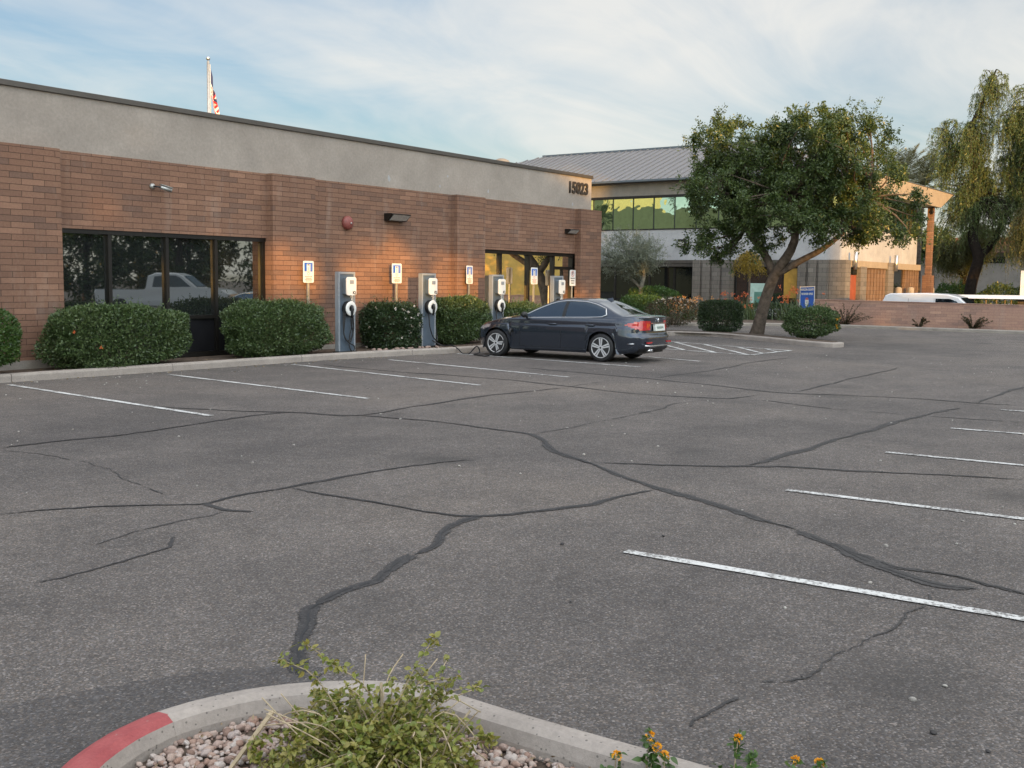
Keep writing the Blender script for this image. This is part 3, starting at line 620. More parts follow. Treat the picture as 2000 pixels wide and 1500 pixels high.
m = MB(); m.lathe([(.24, 4.3), (.24, 5.2), (.30, 5.22), (.30, 5.27), (.22, 5.38), (.1, 5.43), (.001, 5.44)], (27.27, 20, 0), 'Z', 20); m.build('cowl', M['stucco2'], t, True, fix=True)
# patches of missing stucco
rg = random.Random(2)
for x, z, s in ((19.02, 4.02, .10), (21.2, 4.25, .06), (20.9, 3.98, .05), (22.9, 4.0, .06), (27.05, 3.93, .07)):
    m = MB(); m.add([(x + s * rg.uniform(.5, 1) * math.cos(a) * .6, WY + .0215, z + s * rg.uniform(.5, 1) * math.sin(a)) for a in [i * .78 for i in range(8)]], [tuple(range(8))[::-1]]); m.build('stucco_chip', M['white_stucco'], B)
# ---------------------------------------------------------------- flagpole
t = thing('flagpole', 'tall silver flagpole rising behind the brick building', 'flagpole', (25.7, 32, 0))
m = MB(); m.tube([(25.7, 32, 0), (25.7, 32, 5), (25.7, 32, 9.4)], [.085, .075, .05], 14); m.build('pole', M['steel'], t, True)
m = MB(); m.ball((25.7, 32, 9.5), .075, 10); m.build('finial', M['alu'], t, True)
m = MB(); m.tube([(25.77, 31.97, 1.4), (25.76, 31.97, 9.3)], .008, 5); m.build('halyard', M['white'], t)
# limp flag: hangs from hoist in vertical folds; stripes follow the cloth
nu, nv = 60, 40; Vv = []; Ff = []; mi = []
for i in range(nu + 1):
    for j in range(nv + 1):
        u, v = i / nu, j / nv              # u along fly, v down hoist
        drop = 1.55 * (1 - math.exp(-2.0 * u)) + .25 * u; spread = .46 * (1 - math.exp(-2.2 * u)) * (.35 + .9 * v)
        fold = .07 * math.sin(u * 17 + v * 2.5) * min(1, u * 4)
        x = 25.79 + spread + fold * .35 + .03 * u; y = 31.97 - fold - .05 * math.sin(u * 9) * u
        z = 9.18 - v * (1.0 + .3 * u) - drop * (.85 if v < .5 else .85 + .25 * (v - .5)); Vv.append((x, y, z))
for i in range(nu):
    for j in range(nv):
        u, v = (i + .5) / nu, (j + .5) / nv; st = int(v * 13)
        mi.append(2 if (u < .42 and v < 7 / 13) else (0 if st % 2 == 0 else 1)); a = i * (nv + 1) + j; Ff.append((a, a + 1, a + nv + 2, a + nv + 1))
m = MB(); m.v = Vv; m.f = Ff; m.m = mi
fl = m.build('flag', [M['flag_red'], M['trunkw'], M['flag_blue']], None, True, loc=(25.79, 31.97, 9.18)); tag(fl, 'limp striped red, white and blue flag hanging on flagpole', 'flag')

# ---------------------------------------------------------------- the far office building
O = thing('office_building', 'two-storey grey office with ribbed metal roof and green mirrored windows', 'building', (52, 24, 0))
FX = 48.0; YE = 16.3; YL = 38.0; XB = 61.0
m = MB()      # stucco band under the roof and white spandrel band
m.box((FX, YE, 5.98), (FX + .3, YL, 6.75)); m.box((FX + .3, YE, 5.98), (XB, YE + .3, 6.75)); m.build('fascia_band', M['stucco2'], O)
m = MB(); m.box((FX, YE, 2.77), (FX + .3, YL, 4.27)); m.box((FX + .3, YE, 2.77), (XB - .6, YE + .3, 4.27)); m.build('spandrel_wall', M['white_stucco'], O)
m = MB(); m.box((FX - .03, YE - .02, 5.86), (FX + .1, YL, 5.978)); m.box((FX - .04, YE - .04, 4.272), (FX + .12, YL, 4.32)); m.box((FX + .1, YE - .03, 5.86), (XB, YE + .1, 5.978)); m.build('window_head', M['bronze'], O)
def owindow(y0, y1, z0, z1, mulls, mat, x=FX + .12, fr=.035, name='window'):
    f = MB()
    for q in (y0 + fr, *mulls, y1 - fr): f.box((x - .04, q - fr, z0), (x + .03, q + fr, z1))
    f.box((x - .035, y0, z0 - .05), (x + .025, y1, z0)); f.box((x - .035, y0, z1), (x + .025, y1, z1 + .05))
    fo = f.build(name, M['bronze'], O)
    g = MB(); q = sorted([y0, *mulls, y1]); rg = random.Random(int(y0 * 10)); 
    for a, b in zip(q[:-1], q[1:]):
        t1, t2 = rg.uniform(-.006, .006), rg.uniform(-.006, .006)
        g.add([(x + t1, b - fr, z0), (x - t1, a + fr, z0), (x - t1 + t2, a + fr, z1), (x + t1 + t2, b - fr, z1)], [(0, 1, 2, 3)])
    go = g.build('pane', mat, None); off = wloc(O)
    for v in go.data.vertices: v.co -= off
    go.parent = fo; return fo
owindow(16.45, 37.9, 4.33, 5.85, [16.45 + 1.17 * i for i in range(1, 18)], M['glass_green'], FX + .1, .018)
f = MB(); g = MB()
for i in range(11): f.box((FX + .2 + i * 1.2, YE + .06, 4.30), (FX + .24 + i * 1.2, YE + .12, 5.86))
for i in range(10): g.add([(FX + .24 + i * 1.2, YE + .1, 4.28), (FX + 1.4 + i * 1.2, YE + .1, 4.28), (FX + 1.4 + i * 1.2, YE + .1, 5.86), (FX + .24 + i * 1.2, YE + .1, 5.86)], [(0, 1, 2, 3)])
f.box((FX + .2, YE + .055, 4.272), (XB, YE + .11, 4.299)); f.box((FX + .2, YE + .055, 5.861), (XB, YE + .11, 5.88)); fo = f.build('window', M['bronze'], O); go = g.build('pane', M['glass_green'], None)
for v in go.data.vertices: v.co -= wloc(O)
go.parent = fo
# roof: front slope with raised seams, left hip, soffit and deep edge board
EX, EZ, RX, RZ = 47.4, 6.72, 54.0, 9.06
m = MB(); Y0, Y1, YH = 15.35, 43.0, 36.5
YB = 22.0
m.add([(EX, Y0, EZ), (EX, Y1, EZ), (RX, YH, RZ), (RX, YB, RZ)], [(0, 3, 2, 1)]); m.add([(EX, Y0, EZ), (RX, YB, RZ), (60.6, Y0, EZ)], [(0, 2, 1)])
m.add([(EX, Y1, EZ), (60.6, Y1, EZ), (RX, YH, RZ)], [(0, 2, 1)]); m.add([(RX, YB, RZ), (RX, YH, RZ), (60.6, Y1, EZ), (60.6, Y0, EZ)], [(0, 3, 2, 1)])
sl_ = (RZ - EZ) / (RX - EX)
y = Y0 + .2
while y < Y1 - .3:
    xt = RX if YB < y < YH else EX + (RX - EX) * ((Y1 - y) / (Y1 - YH) if y > YB else (y - Y0) / (YB - Y0))
    m.prism([(EX, y - .025, EZ + .002), (EX, y + .025, EZ + .002), (EX, y + .02, EZ + .055), (EX, y - .02, EZ + .055)], (xt - EX, 0, (xt - EX) * sl_)); y += .46
ro = m.build('roof', M['metalroof'], O, fix=False)
m = MB(); m.box((RX - .12, YB, RZ - .03), (RX + .12, YH, RZ + .07)); m.build('ridge_cap', M['roofedge'], None)
rc = bpy.data.objects['ridge_cap']
for v in rc.data.vertices: v.co -= wloc(O)
rc.parent = ro
m = MB(); m.prism([(EX, Y0, EZ - .09), (FX + .001, Y0, EZ - .09), (FX + .001, Y0, EZ + .0), (EX, Y0, EZ - .005)], (0, Y1 - Y0, 0)); m.build('eave', M['roofedge'], O)
# side canopy: deep tan edge facing the lot side, raked end
m = MB(); m.prism([(EX, Y0, 6.705), (63.7, Y0, 6.715), (61.2, Y0, 5.86), (EX + .4, Y0, 5.86)], (0, .12, 0)); m.prism([(EX + .45, Y0 + .12, 5.9), (61.3, Y0 + .12, 5.9), (61.3, Y0 + .12, 6.0), (EX + .45, Y0 + .12, 6.0)], (0, 2.6, 0)); m.build('canopy_edge', M['tan_stucco'], O, fix=True)
m = MB(); m.prism([(EX - .02, Y0 - .02, 6.722), (63.76, Y0 - .02, 6.732), (63.76, Y0 - .02, 6.77), (EX - .02, Y0 - .02, 6.76)], (0, .2, 0)); m.build('canopy_flashing', M['roofedge'], O)
m = MB(); m.prism([(61.2, Y0 + .12, 5.86), (63.7, Y0 + .12, 6.71), (61.2, Y0 + .12, 6.71)], (0, 6, 0)); m.build('canopy_end', M['tan_stucco'], O, fix=True)
m = MB(); m.tube([(61.0, Y0 + .4, 5.84), (61.0, Y0 + .4, 5.62), (61.0, Y0 + .4, 5.50)], [.03, .09, .02], 8); m.build('hanging_lantern', M['bronze'], O)
# ground floor of the front: lintel, dark shopfront, split-face piers
m = MB(); m.box((FX - .06, 17.0, 2.62), (FX + .2, YL, 2.765)); m.box((FX - .02, 17.0, 2.45), (FX + .2, YL, 2.615)); m.build('lintel', M['bronze2'], O)
owindow(23.55, 37.8, .62, 2.40, [24.6, 26.0, 28.0, 30, 32, 34, 36], M['glass_dark'], FX + .18, .05)
owindow(21.42 - 3.2, 21.4, .55, 2.40, [20.72, 19.6, 18.95], M['glass'], FX + .18, .045)
m = MB(); m.box((FX + .12, 19.66, .62), (FX + .15, 20.66, 1.67)); m.build('pale_window_panel', M['teal_panel'], O); m = MB(); m.box((FX + .108, 19.66, .62), (FX + .118, 20.36, 1.27)); m.build('dark_window_panel', M['teal_dark'], O)  # pale teal panel with a darker rectangle, set against the glass
m = MB(); m.box((FX + .12, 18.28, 1.0), (FX + .15, 18.92, 2.38)); m.build('sun_reflection_panel', M['ochre_panel'], O)  # sunlit reflection painted as an ochre panel against the glass
m = MB(); m.box((FX + .05, 17.0, 0), (FX + .25, YL, .50)); m.build('plinth', M['white_stucco'], O)
def pier(x0, y0, x1, y1, z1=2.765, flute=True, axis='y', mat='block'):
    m = MB(); m.box((x0, y0, -.1), (x1, y1, z1))
    if flute:
        n = max(2, int((y1 - y0) / .42)) if axis == 'y' else max(2, int((x1 - x0) / .42))
        for i in range(n):
            if axis == 'y': a = y0 + (y1 - y0) * (i + .12) / n; m.box((x0 - .10, a, -.1), (x0 - .001, a + (y1 - y0) * .76 / n, z1 - .02))
            else: a = x0 + (x1 - x0) * (i + .12) / n; m.box((a, y0 - .10, -.1), (a + (x1 - x0) * .76 / n, y0 - .001, z1 - .02))
    return m.build('pier', M[mat], O)
pier(FX - .12, 21.42, FX + .3, 23.5); pier(FX - .12, 16.75, FX + .3, 18.2)
pier(FX - .02, 16.0, FX + .68, 16.74, 2.765, False); pier(50.12, 16.0, 51.03, 16.32, 2.5, False); pier(54.41, 16.0, 55.36, 16.32, 2.765, False)
pier(51.04, 16.22, 54.40, 16.34, 2.45, True, 'x', 'brownblock'); pier(57.7, 16.22, 60.4, 16.34, 2.5, True, 'x', 'brownblock')
m = MB(); m.box((48.7, 16.05, 2.46), (60.4, 16.34, 2.76)); m.build('beam', M['tan_stucco'], O)
m = MB(); m.box((48.69, 16.2, -.1), (50.11, 16.28, 2.1)); d_ = m.build('door', M['door_red'], O); m = MB(); m.box((48.69, 16.18, 2.12), (50.11, 16.26, 2.44)); m.build('transom', M['glass_dark'], O)
m = MB(); m.box((55.37, 16.22, .1), (57.69, 16.28, 2.44)); m.build('side_window', M['glass'], O)
m = MB(); m.box((60.95, 15.6, -.95), (61.45, 16.1, 2.2)); m.box((61.05, 15.7, 2.2), (61.35, 16.0, 5.86)); m.build('canopy_post', M['brick'], O)
m = MB(); m.box((XB - .3, YE + .3, -.1), (XB, YL, 6.7)); m.box((FX + .3, YL - .3, -.1), (XB - .3, YL, 6.7)); m.build('rear_wall', M['stucco2'], O)
m = MB(); m.box((FX + .5, YE + .5, 0), (XB - .5, YL - .5, 5.85)); m.build('core', M['panel'], O)
for x in (49.0, 55.3):
    m = MB(); m.tube([(x, 15.9, 2.35), (x, 15.9, 3.15)], .09, 12); m.build('sconce', M['alu'], O, True)
for i, x in enumerate((55.4, 57.6, 61.6)):
    m = MB(); m.tube([(x, 15.75, -.5), (x, 15.75, 1.48)], .16, 14); m.ball((x, 15.75, 1.48), (.16, .16, .09), 7)
    tag(m.build('bollard', M['tan_stucco'], None, True, loc=(x, 15.75, 0)), ['pale round-topped post behind the white van, nearest the van roof middle', 'pale round-topped post between two others behind the white van', 'pale round-topped post beside tall canopy post'][i], 'post', 'posts behind the white van')
t = thing('box_lamp', 'dark framed box lamp on white wall of the office building', 'lamp', (FX, 24.1, 3.6))
m = MB(); m.box((FX - .2, 23.9, 3.42), (FX - .001, 24.32, 3.78)); m.build('housing', M['bronze'], t, bevel=.03); m = MB(); m.box((FX - .212, 23.96, 3.46), (FX - .201, 24.26, 3.66)); m.build('lens', M['lens'], t)
# ---------------------------------------------------------------- low brick garden wall
m = MB(); m.prism([(41.9, -6, -.5), (41.9, 15.55, -.5), (41.9, 15.55, 1.04), (41.9, -6, .86)], (.2, 0, 0)); lw = thing('brick_wall', 'low reddish brick wall along the far side of parking lot', 'wall', (42, 8, 0)); m.build('masonry', M['wallbrick'], lw, fix=True)
m = MB(); m.prism([(41.88, -6, .862), (42.12, -6, .862), (42.12, 15.56, 1.042), (41.88, 15.56, 1.042)], (0, 0, .03)); m.build('cap', M['wallbrick'], lw, fix=True)

# ---------------------------------------------------------------- charging posts
def rrect(w, h, r, n=5):
    pts = []
    for cx, cy, a0 in ((w / 2 - r, h / 2 - r, 0), (-w / 2 + r, h / 2 - r, 90), (-w / 2 + r, -h / 2 + r, 180), (w / 2 - r, -h / 2 + r, 270)):
        pts += [(cx + r * math.cos(R(a0 + 90 * i / n)), cy + r * math.sin(R(a0 + 90 * i / n))) for i in range(n + 1)]
    return pts
CL = ['grey electric car charger with looped black cable, nearest the wide window',
      'grey electric car charger whose cable runs along the ground to the dark sedan',
      'grey electric car charger standing before the golden window, beyond the hood of the sedan',
      'grey electric car charger mostly hidden behind the roof of the dark sedan']
def charger(x, y, label, cable):
    w, d, h, z0 = .50, .11, 1.70, .105
    t = thing('charging_station', label, 'charger', (x, y, z0), 0, 'electric car chargers by the kerb')
    m = MB(); m.box((x - w / 2, y + .002, z0 + .03), (x - w / 2 + .045, y + d, z0 + h)); m.box((x + w / 2 - .045, y + .002, z0 + .03), (x + w / 2, y + d, z0 + h)); m.box((x - w / 2 + .046, y + .002, z0 + h - .045), (x + w / 2 - .046, y + d, z0 + h)); m.box((x - w / 2 + .046, y + d - .02, z0 + .03), (x + w / 2 - .046, y + d, z0 + h - .046))
    m.build('housing', M['charger_side'], t, bevel=.006)
    m = MB(); m.box((x - w / 2 + .047, y + .012, z0 + .03), (x + w / 2 - .047, y + .05, z0 + h - .047)); m.box((x - w / 2 + .047, y + .004, z0 + .03), (x + w / 2 - .047, y + .011, z0 + .12)); m.build('front_panel', M['charger_front'], t)
    m = MB(); m.box((x - w / 2 - .03, y - .03, z0 - .04), (x + w / 2 + .03, y + d + .04, z0 + .028)); m.build('base_plate', M['bronze'], t, bevel=.008)
    bx, bz = x + .01, z0 + 1.40
    m = MB(); m.prism([(bx + a, y + .010, bz + b) for a, b in rrect(.28, .38, .05)], (0, -.10, 0)); o = m.build('charge_box', M['charger_front'], t, fix=True)
    m = MB(); m.prism([(bx + a, y - .091, bz + b) for a, b in rrect(.285, .385, .05)], (0, -.035, 0)); wo = m.build('cover', M['white'], t, fix=True, bevel=.008)
    m = MB(); m.box((bx + .0 - .055, y - .130, bz + .05), (bx + .065, y - .1268, bz + .13)); s_ = m.build('display', M['charger_side'], None)
    for v in s_.data.vertices: v.co -= wloc(t)
    s_.parent = wo
    e = text('emblem', 'IQ', .085, M['black'], None, (bx + .075, y - .1275, bz - .135), (1, 0, 0), (0, 0, 1), .001, .004)
    for v in e.data.vertices: v.co -= wloc(t)
    e.parent = wo
    hz = z0 + .93
    m = MB(); m.lathe([(.001, -.035), (.145, -.03), (.155, -.01), (.155, .07), (.13, .09), (.001, .09)], (x + .01, y - .06, hz), 'Y', 30); m.build('holster', M['black'], t, True, fix=True)
    m = MB(); N = 30; vs = []
    for r_, yy in ((.152, -.095), (.155, -.108), (.145, -.118), (.075, -.118), (.06, -.112), (.055, -.096)): vs += [(x + .01 + r_ * math.cos(2 * math.pi * k / N), y + yy, hz + r_ * math.sin(2 * math.pi * k / N)) for k in range(N)]
    m.add(vs, [(i * N + k, i * N + (k + 1) % N, (i + 1) * N + (k + 1) % N, (i + 1) * N + k) for i in range(5) for k in range(N)]); m.build('holster_ring', M['white'], t, True, fix=True)
    m = MB(); m.tube([(x + .01, y - .10, hz + .055), (x + .01, y - .135, hz + .045), (x + .01, y - .15, hz - .02), (x + .01, y - .13, hz - .13), (x + .012, y - .11, hz - .19)], [.03, .036, .034, .026, .018], 10); pl = m.build('plug', M['black'], t, True)
    text('lettering', 'blink', .13, M['white'], t, (x + .155, y + .0085, z0 + 1.10), (0, 0, 1), (-1, 0, 0), .0015, .003)
    m = MB()
    def loop(pts): m.tube([Vector((x + a, y + b, z0 + c)) for a, b, c in pts], .0135, 7)
    sm = lambda P: [(v.x, v.y, v.z) for v in smooth_path(P, .04)]
    if cable == 1:
        loop(sm([(-.09, -.03, .95), (-.13, -.06, .70), (-.15, -.05, .42), (-.06, -.05, .26), (.06, -.05, .30), (.14, -.05, .5), (.12, -.05, .75), (.05, -.06, .78), (-.02, -.07, .80)]))
        loop(sm([(-.12, -.03, .95), (-.165, -.05, .6), (-.14, -.06, .33), (.0, -.07, .20), (.13, -.06, .15), (.16, -.06, .08), (.08, -.07, .02), (.0, -.065, .12), (.01, -.06, .32), (.10, -.05, .6), (.13, -.04, .82)]))
        loop(sm([(.012, -.11, .74), (.03, -.09, .6), (.10, -.07, .42), (.03, -.07, .22)]))
    elif cable == 2:
        loop(sm([(-.09, -.02, .92), (-.06, -.05, .7), (-.03, -.06, .45), (.08, -.06, .24), (.2, -.08, .13), (.27, -.02, .22), (.28, .02, .4), (.24, .03, .62), (.17, .02, .78), (.10, -.02, .86)]))
    elif cable == 3:
        loop(sm([(-.09, -.02, .92), (-.13, -.06, .6), (-.06, -.06, .2), (.08, -.06, .2), (.14, -.05, .6), (.1, -.03, .85)]))
    m.build('cable', M['rubber'], t, True)
    return t
ch = [charger(16.42, 16.05, CL[0], 1), charger(19.10, 16.05, CL[1], 2), charger(21.79, 16.05, CL[2], 3), charger(24.56, 16.05, CL[3], 3)]
sm3 = lambda P: [(v.x, v.y, v.z) for v in smooth_path(P, .05)]
m = MB(); m.tube(sm3([(19.12, 15.97, .26), (19.3, 15.8, .14), (19.25, 15.5, .16), (19.12, 15.2, .10), (19.0, 14.98, .022), (18.95, 14.75, .02), (18.99, 14.62, .16), (19.02, 14.56, .19), (19.05, 14.52, .05), (18.93, 14.6, .02), (18.82, 14.45, .02), (18.7, 14.25, .02), (18.68, 14.0, .03), (18.8, 13.75, .22), (18.85, 13.69, .49)]), .014, 8)
tag(m.build('charging_cable', M['rubber'], None, True, loc=(19.12, 15.97, .1)), 'black charging cable snaking over the kerb from charger to dark sedan', 'cable')
# ---------------------------------------------------------------- parking signs
def slab(m, x, y, z, w, h, r=.02, t=.004, mi=0): m.prism([(x + a, y, z + b) for a, b in rrect(w, h, r)], (0, -t, 0), mi)
def evsign(x, y, label, tilt=0):
    t = thing('parking_sign', label, 'sign', (x, y, .1), tilt, 'blue and white charging signs on posts'); X = 0; m = MB()
    for dx in (-.022, .022): m.box((dx - .011, .0, 0), (dx + .011, .02, 1.9))
    m.box((-.012, .014, 0), (.012, .032, 1.9)); m.build('post', M['steel'], t, local=True)
    m = MB(); slab(m, 0, -.004, 1.70, .31, .46, .03, .004); p = m.build('plate', M['sign'], t, local=True, fix=True)
    m = MB(); m.box((-.118, -.0105, 1.705), (.118, -.0085, 1.89)); q = m.build('blue_panel', M['sign_blue'], None); q.parent = p
    m = MB(); m.prism([(a - .01, -.0108, 1.79 + b) for a, b in rrect(.085, .155, .015)], (0, -.002, 0)); m.box((.055, -.0128, 1.72), (.068, -.0108, 1.87)); m.box((-.07, -.0128, 1.707), (.05, -.0108, 1.717)); q = m.build('pump_symbol', M['sign'], None, fix=True); q.parent = p
    for bx_ in (((-.03, -.0150, 1.835), (.012, -.0130, 1.857)), ((-.014, -.015, 1.73), (-.006, -.013, 1.80))): m = MB(); m.box(*bx_); q = m.build('pump_screen', M['sign_black'], None); q.parent = p
    m = MB(); N = 20
    for k in range(N):
        a, b = 2 * math.pi * k / N, 2 * math.pi * (k + 1) / N
        m.add([(.034 * math.cos(a), -.0095, 1.662 + .034 * math.sin(a)), (.034 * math.cos(b), -.0095, 1.662 + .034 * math.sin(b)), (.025 * math.cos(b), -.0095, 1.662 + .025 * math.sin(b)), (.025 * math.cos(a), -.0095, 1.662 + .025 * math.sin(a))], [(0, 1, 2, 3)])
    rg = random.Random(4)
    for k, z in enumerate((1.60, 1.565, 1.535, 1.505)):
        c = -.1 + (.03 if k % 2 else 0)
        while c < (.1 if k % 2 == 0 else .07): l = rg.uniform(.015, .05); m.box((c, -.0105, z - .008), (min(c + l, .105), -.0085, z + .008)); c += l + .012
    q = m.build('red_lettering', M['sign_red'], None); q.parent = p
    return t
evsign(16.12, 16.9, 'blue and white charging sign on post above the hedge, left of the first charger')
evsign(18.93, 16.9, 'blue and white charging sign on post above the hedge with white flowers', R(-5))
evsign(21.7, 16.9, 'blue and white charging sign on post before the brick pilaster, left of golden window', R(6))
evsign(24.62, 16.9, 'blue and white charging sign on post in front of the golden window', R(-2))
t = thing('no_parking_sign', 'white no parking sign with circle and slash on a post at building corner', 'sign', (26.6, 16.9, .1))
m = MB(); m.box((-.02, 0, 0), (.02, .03, 1.9)); m.build('post', M['steel'], t, local=True)
m = MB(); slab(m, 0, -.004, 1.66, .31, .46, .03, .004); p = m.build('plate', M['sign'], t, local=True, fix=True)
m = MB(); N = 28
for k in range(N):
    a, b = 2 * math.pi * k / N, 2 * math.pi * (k + 1) / N
    m.add([(.085 * math.cos(a), -.0095, 1.78 + .085 * math.sin(a)), (.085 * math.cos(b), -.0095, 1.78 + .085 * math.sin(b)), (.068 * math.cos(b), -.0095, 1.78 + .068 * math.sin(b)), (.068 * math.cos(a), -.0095, 1.78 + .068 * math.sin(a))], [(0, 1, 2, 3)])
m.add([(-.056, -.0098, 1.844), (-.064, -.0098, 1.836), (.056, -.0098, 1.716), (.064, -.0098, 1.724)], [(0, 1, 2, 3)]); q = m.build('prohibition_ring', M['sign_red'], None); q.parent = p
q = text('letter', 'P', .13, M['sign_black'], None, (0, -.0088, 1.78), (1, 0, 0), (0, 0, 1), .0004, .004); q.parent = p
rg = random.Random(9)
for z, w in ((1.65, .11), (1.58, .09), (1.51, .075)):
    c = -w; m = MB()
    while c < w: l = rg.uniform(.02, .04); m.box((c, -.0105, z - .014), (min(c + l, w), -.0085, z + .014)); c += l + .012
    q = m.build('small_print', M['sign_black'], None); q.parent = p
# blue notice behind the right shrub (turned towards the lot entrance)
t = thing('notice_board', 'blue notice with white border reading Maricopa County behind the right shrub', 'sign', (33.5, 12.38, 0), R(-86))
m = MB(); m.box((-.2, .0, 0), (-.17, .03, 1.5)); m.box((.17, .0, 0), (.2, .03, 1.5)); m.build('post', M['steel'], t, local=True)
tl = .03
m = MB(); m.prism([(-.24, -.004, .80), (.25, -.004, .83), (.25, -.004, 1.60), (-.24, -.004, 1.58)], (0, -.006, 0)); p = m.build('plate', M['sign'], t, local=True, fix=True)
m = MB(); m.prism([(-.21, -.0105, .835), (.22, -.0105, .86), (.22, -.0105, 1.57), (-.21, -.0105, 1.55)], (0, -.002, 0)); q = m.build('blue_panel', M['banner'], None, fix=True); q.parent = p
q = text('lettering', 'MARICOPA COUNTY', .085, M['sign'], None, (0, -.0135, 1.48), (1, .0, .03), (0, 0, 1), .0006, .005, sx=.52); q.parent = p
q = text('lettering', 'RECORDER OFFICE', .085, M['sign'], None, (0, -.0135, 1.345), (1, 0, .03), (0, 0, 1), .0006, .005, sx=.52); q.parent = p
m = MB(); m.prism([(a, -.0135, 1.06 + b) for a, b in [(0, .17), (.06, .09), (.055, -.04), (.03, -.10), (0, -.15), (-.03, -.10), (-.055, -.04), (-.06, .09)]], (0, -.001, 0)); q = m.build('crest', M['sign'], None, fix=True); q.parent = p
m = MB(); m.prism([(a, -.0150, 1.16 + b) for a, b in [(-.05, 0), (.05, 0), (.03, .08), (0, .05), (-.03, .08)]], (0, -.001, 0)); q = m.build('crest_crown', M['sign_red'], None, fix=True); q.parent = p

# ---------------------------------------------------------------- the sedan
def pchip(xs, ys):
    xs = np.array(xs, float); ys = np.array(ys, float); h = np.diff(xs); d = np.diff(ys) / h; m_ = np.zeros(len(xs))
    for i in range(1, len(xs) - 1):
        if d[i - 1] * d[i] > 0:
            w1 = 2 * h[i] + h[i - 1]; w2 = h[i] + 2 * h[i - 1]; m_[i] = (w1 + w2) / (w1 / d[i - 1] + w2 / d[i])
    m_[0], m_[-1] = d[0], d[-1]
    def f(x):
        x = np.clip(np.asarray(x, float), xs[0], xs[-1]); k = np.clip(np.searchsorted(xs, x) - 1, 0, len(xs) - 2); t = (x - xs[k]) / h[k]
        return ((2 * t**3 - 3 * t**2 + 1) * ys[k] + (t**3 - 2 * t**2 + t) * h[k] * m_[k] + (-2 * t**3 + 3 * t**2) * ys[k + 1] + (t**3 - t**2) * h[k] * m_[k + 1])
    return f
def sedan(loc, rz, label):
    root = thing('sedan_car', label, 'car', loc, rz)
    XF, XRR, ZW, RW = 1.53, -1.28, .322, .322
    ztop = pchip([-2.32, -2.24, -2.0, -1.6, -1.0, 0, .6, .95, 1.5, 1.9, 2.15, 2.32], [1.0, 1.02, 1.035, 1.02, .985, .955, .935, .925, .87, .80, .72, .62])
    bz = pchip([.15, .20, .26, .34, .5, .62, .70, .765, .785, .80, .88, .94, .97, 1.05], [.80, .85, .88, .888, .905, .912, .908, .902, .898, .885, .878, .862, .835, .80])
    af = pchip([.15, .22, .32, .45, .58, .66, .74, .85, 1.1], [2.14, 2.22, 2.28, 2.315, 2.31, 2.28, 2.20, 2.05, 1.8])
    ar = pchip([.15, .24, .30, .45, .56, .60, .64, .70, .80, .90, .98, 1.03, 1.1], [2.10, 2.20, 2.28, 2.315, 2.315, 2.30, 2.265, 2.255, 2.255, 2.25, 2.26, 2.285, 2.28])
    def zlow(x):
        b = np.interp(x, [-2.32, -2.0, -1.75, 1.95, 2.32], [.27, .23, .19, .19, .22])
        for xw in (XF, XRR):
            d = np.abs(x - xw); Rr = .372; a = np.where(d < Rr, ZW + np.sqrt(np.maximum(Rr**2 - d**2, 0)), 0); b = np.maximum(b, a)
        return b
    NF, NS, NR, NL = 14, 150, 14, 30; nF, nR = 3.3, 4.6
    S_ = np.linspace(0, 1, NL)
    def outline(level):
        cols = []
        # plan position as fractions: front end, side, rear end
        for i in range(NF): cols.append(('f', .80 * i / NF))
        for i in range(NS): cols.append(('s', i / (NS - 1)))
        for i in range(NR): cols.append(('r', .80 * (NR - 1 - i) / NR))
        return cols
    cols = outline(0); NC = len(cols); G = np.zeros((NL, NC, 3))
    for j, (k, v) in enumerate(cols):
        for i, s in enumerate(S_):
            # iterate: x depends on z through end taper, z depends on x
            z = .2 + s * .7
            for _ in range(4):
                zz = z; b = float(bz(zz)); a1 = float(af(zz)); a2 = float(ar(zz))
                if k == 'f': y = v * b; x = a1 * (1 - v**nF) ** (1 / nF) ; x = a1 - (a1 - x) * .55
                elif k == 'r': y = v * b; x = -(a2 - (a2 - a2 * (1 - v**nR) ** (1 / nR)) * .5)
                else:
                    xf = a1 - (a1 - a1 * (1 - .8**nF) ** (1 / nF)) * .55; xr = -(a2 - (a2 - a2 * (1 - .8**nR) ** (1 / nR)) * .5)
                    x = xf + (xr - xf) * v
                    q = (x / xf) if x > 0 else (x / xr)
                    e = 9 if x > 0 else 13
                    y = b * (1 - (1 - .8) * abs(q) ** e)
                zl = float(zlow(x)); zt = float(ztop(x)); z = zl + s * (zt - zl)
            G[i, j] = (x, y, z)
    vs = []; idx = {}
    def V(p): vs.append(tuple(p)); return len(vs) - 1
    gl = [[V(G[i, j]) for j in range(NC)] for i in range(NL)]; gr = [[V(G[i, j] * np.array((1, -1, 1))) for j in range(NC)] for i in range(NL)]
    parts = {'body': [], 'tail_light': [], 'tail_light2': [], 'headlight': [], 'headlight2': [], 'grille': [], 'diffuser': []}
    def cls(c, left):
        x, y, z = c
        zr0 = .735 + .02 * max(0, (-x - 2.0)) ; 
        if x < -1.86:
            t = min(1, (-x - 1.86) / .32)
            lo, hi = .845 - .11 * t, .865 + .075 * t
            if lo < z < hi and abs(y) > .36: return 'tail_light' if left else 'tail_light2'
            if z < .335 and x < -2.1 and abs(y) < .74: return 'diffuser'
        if x > 1.72:
            t = (x - 1.72) / .5
            if .70 - .075 * t < z < .765 - .06 * t and abs(y) > .36: return 'headlight' if left else 'headlight2'
            if x > 2.1 and (.54 < z < .69 and .03 < abs(y) < .33 or .24 < z < .36 and abs(y) < .55): return 'grille'
        return 'body'
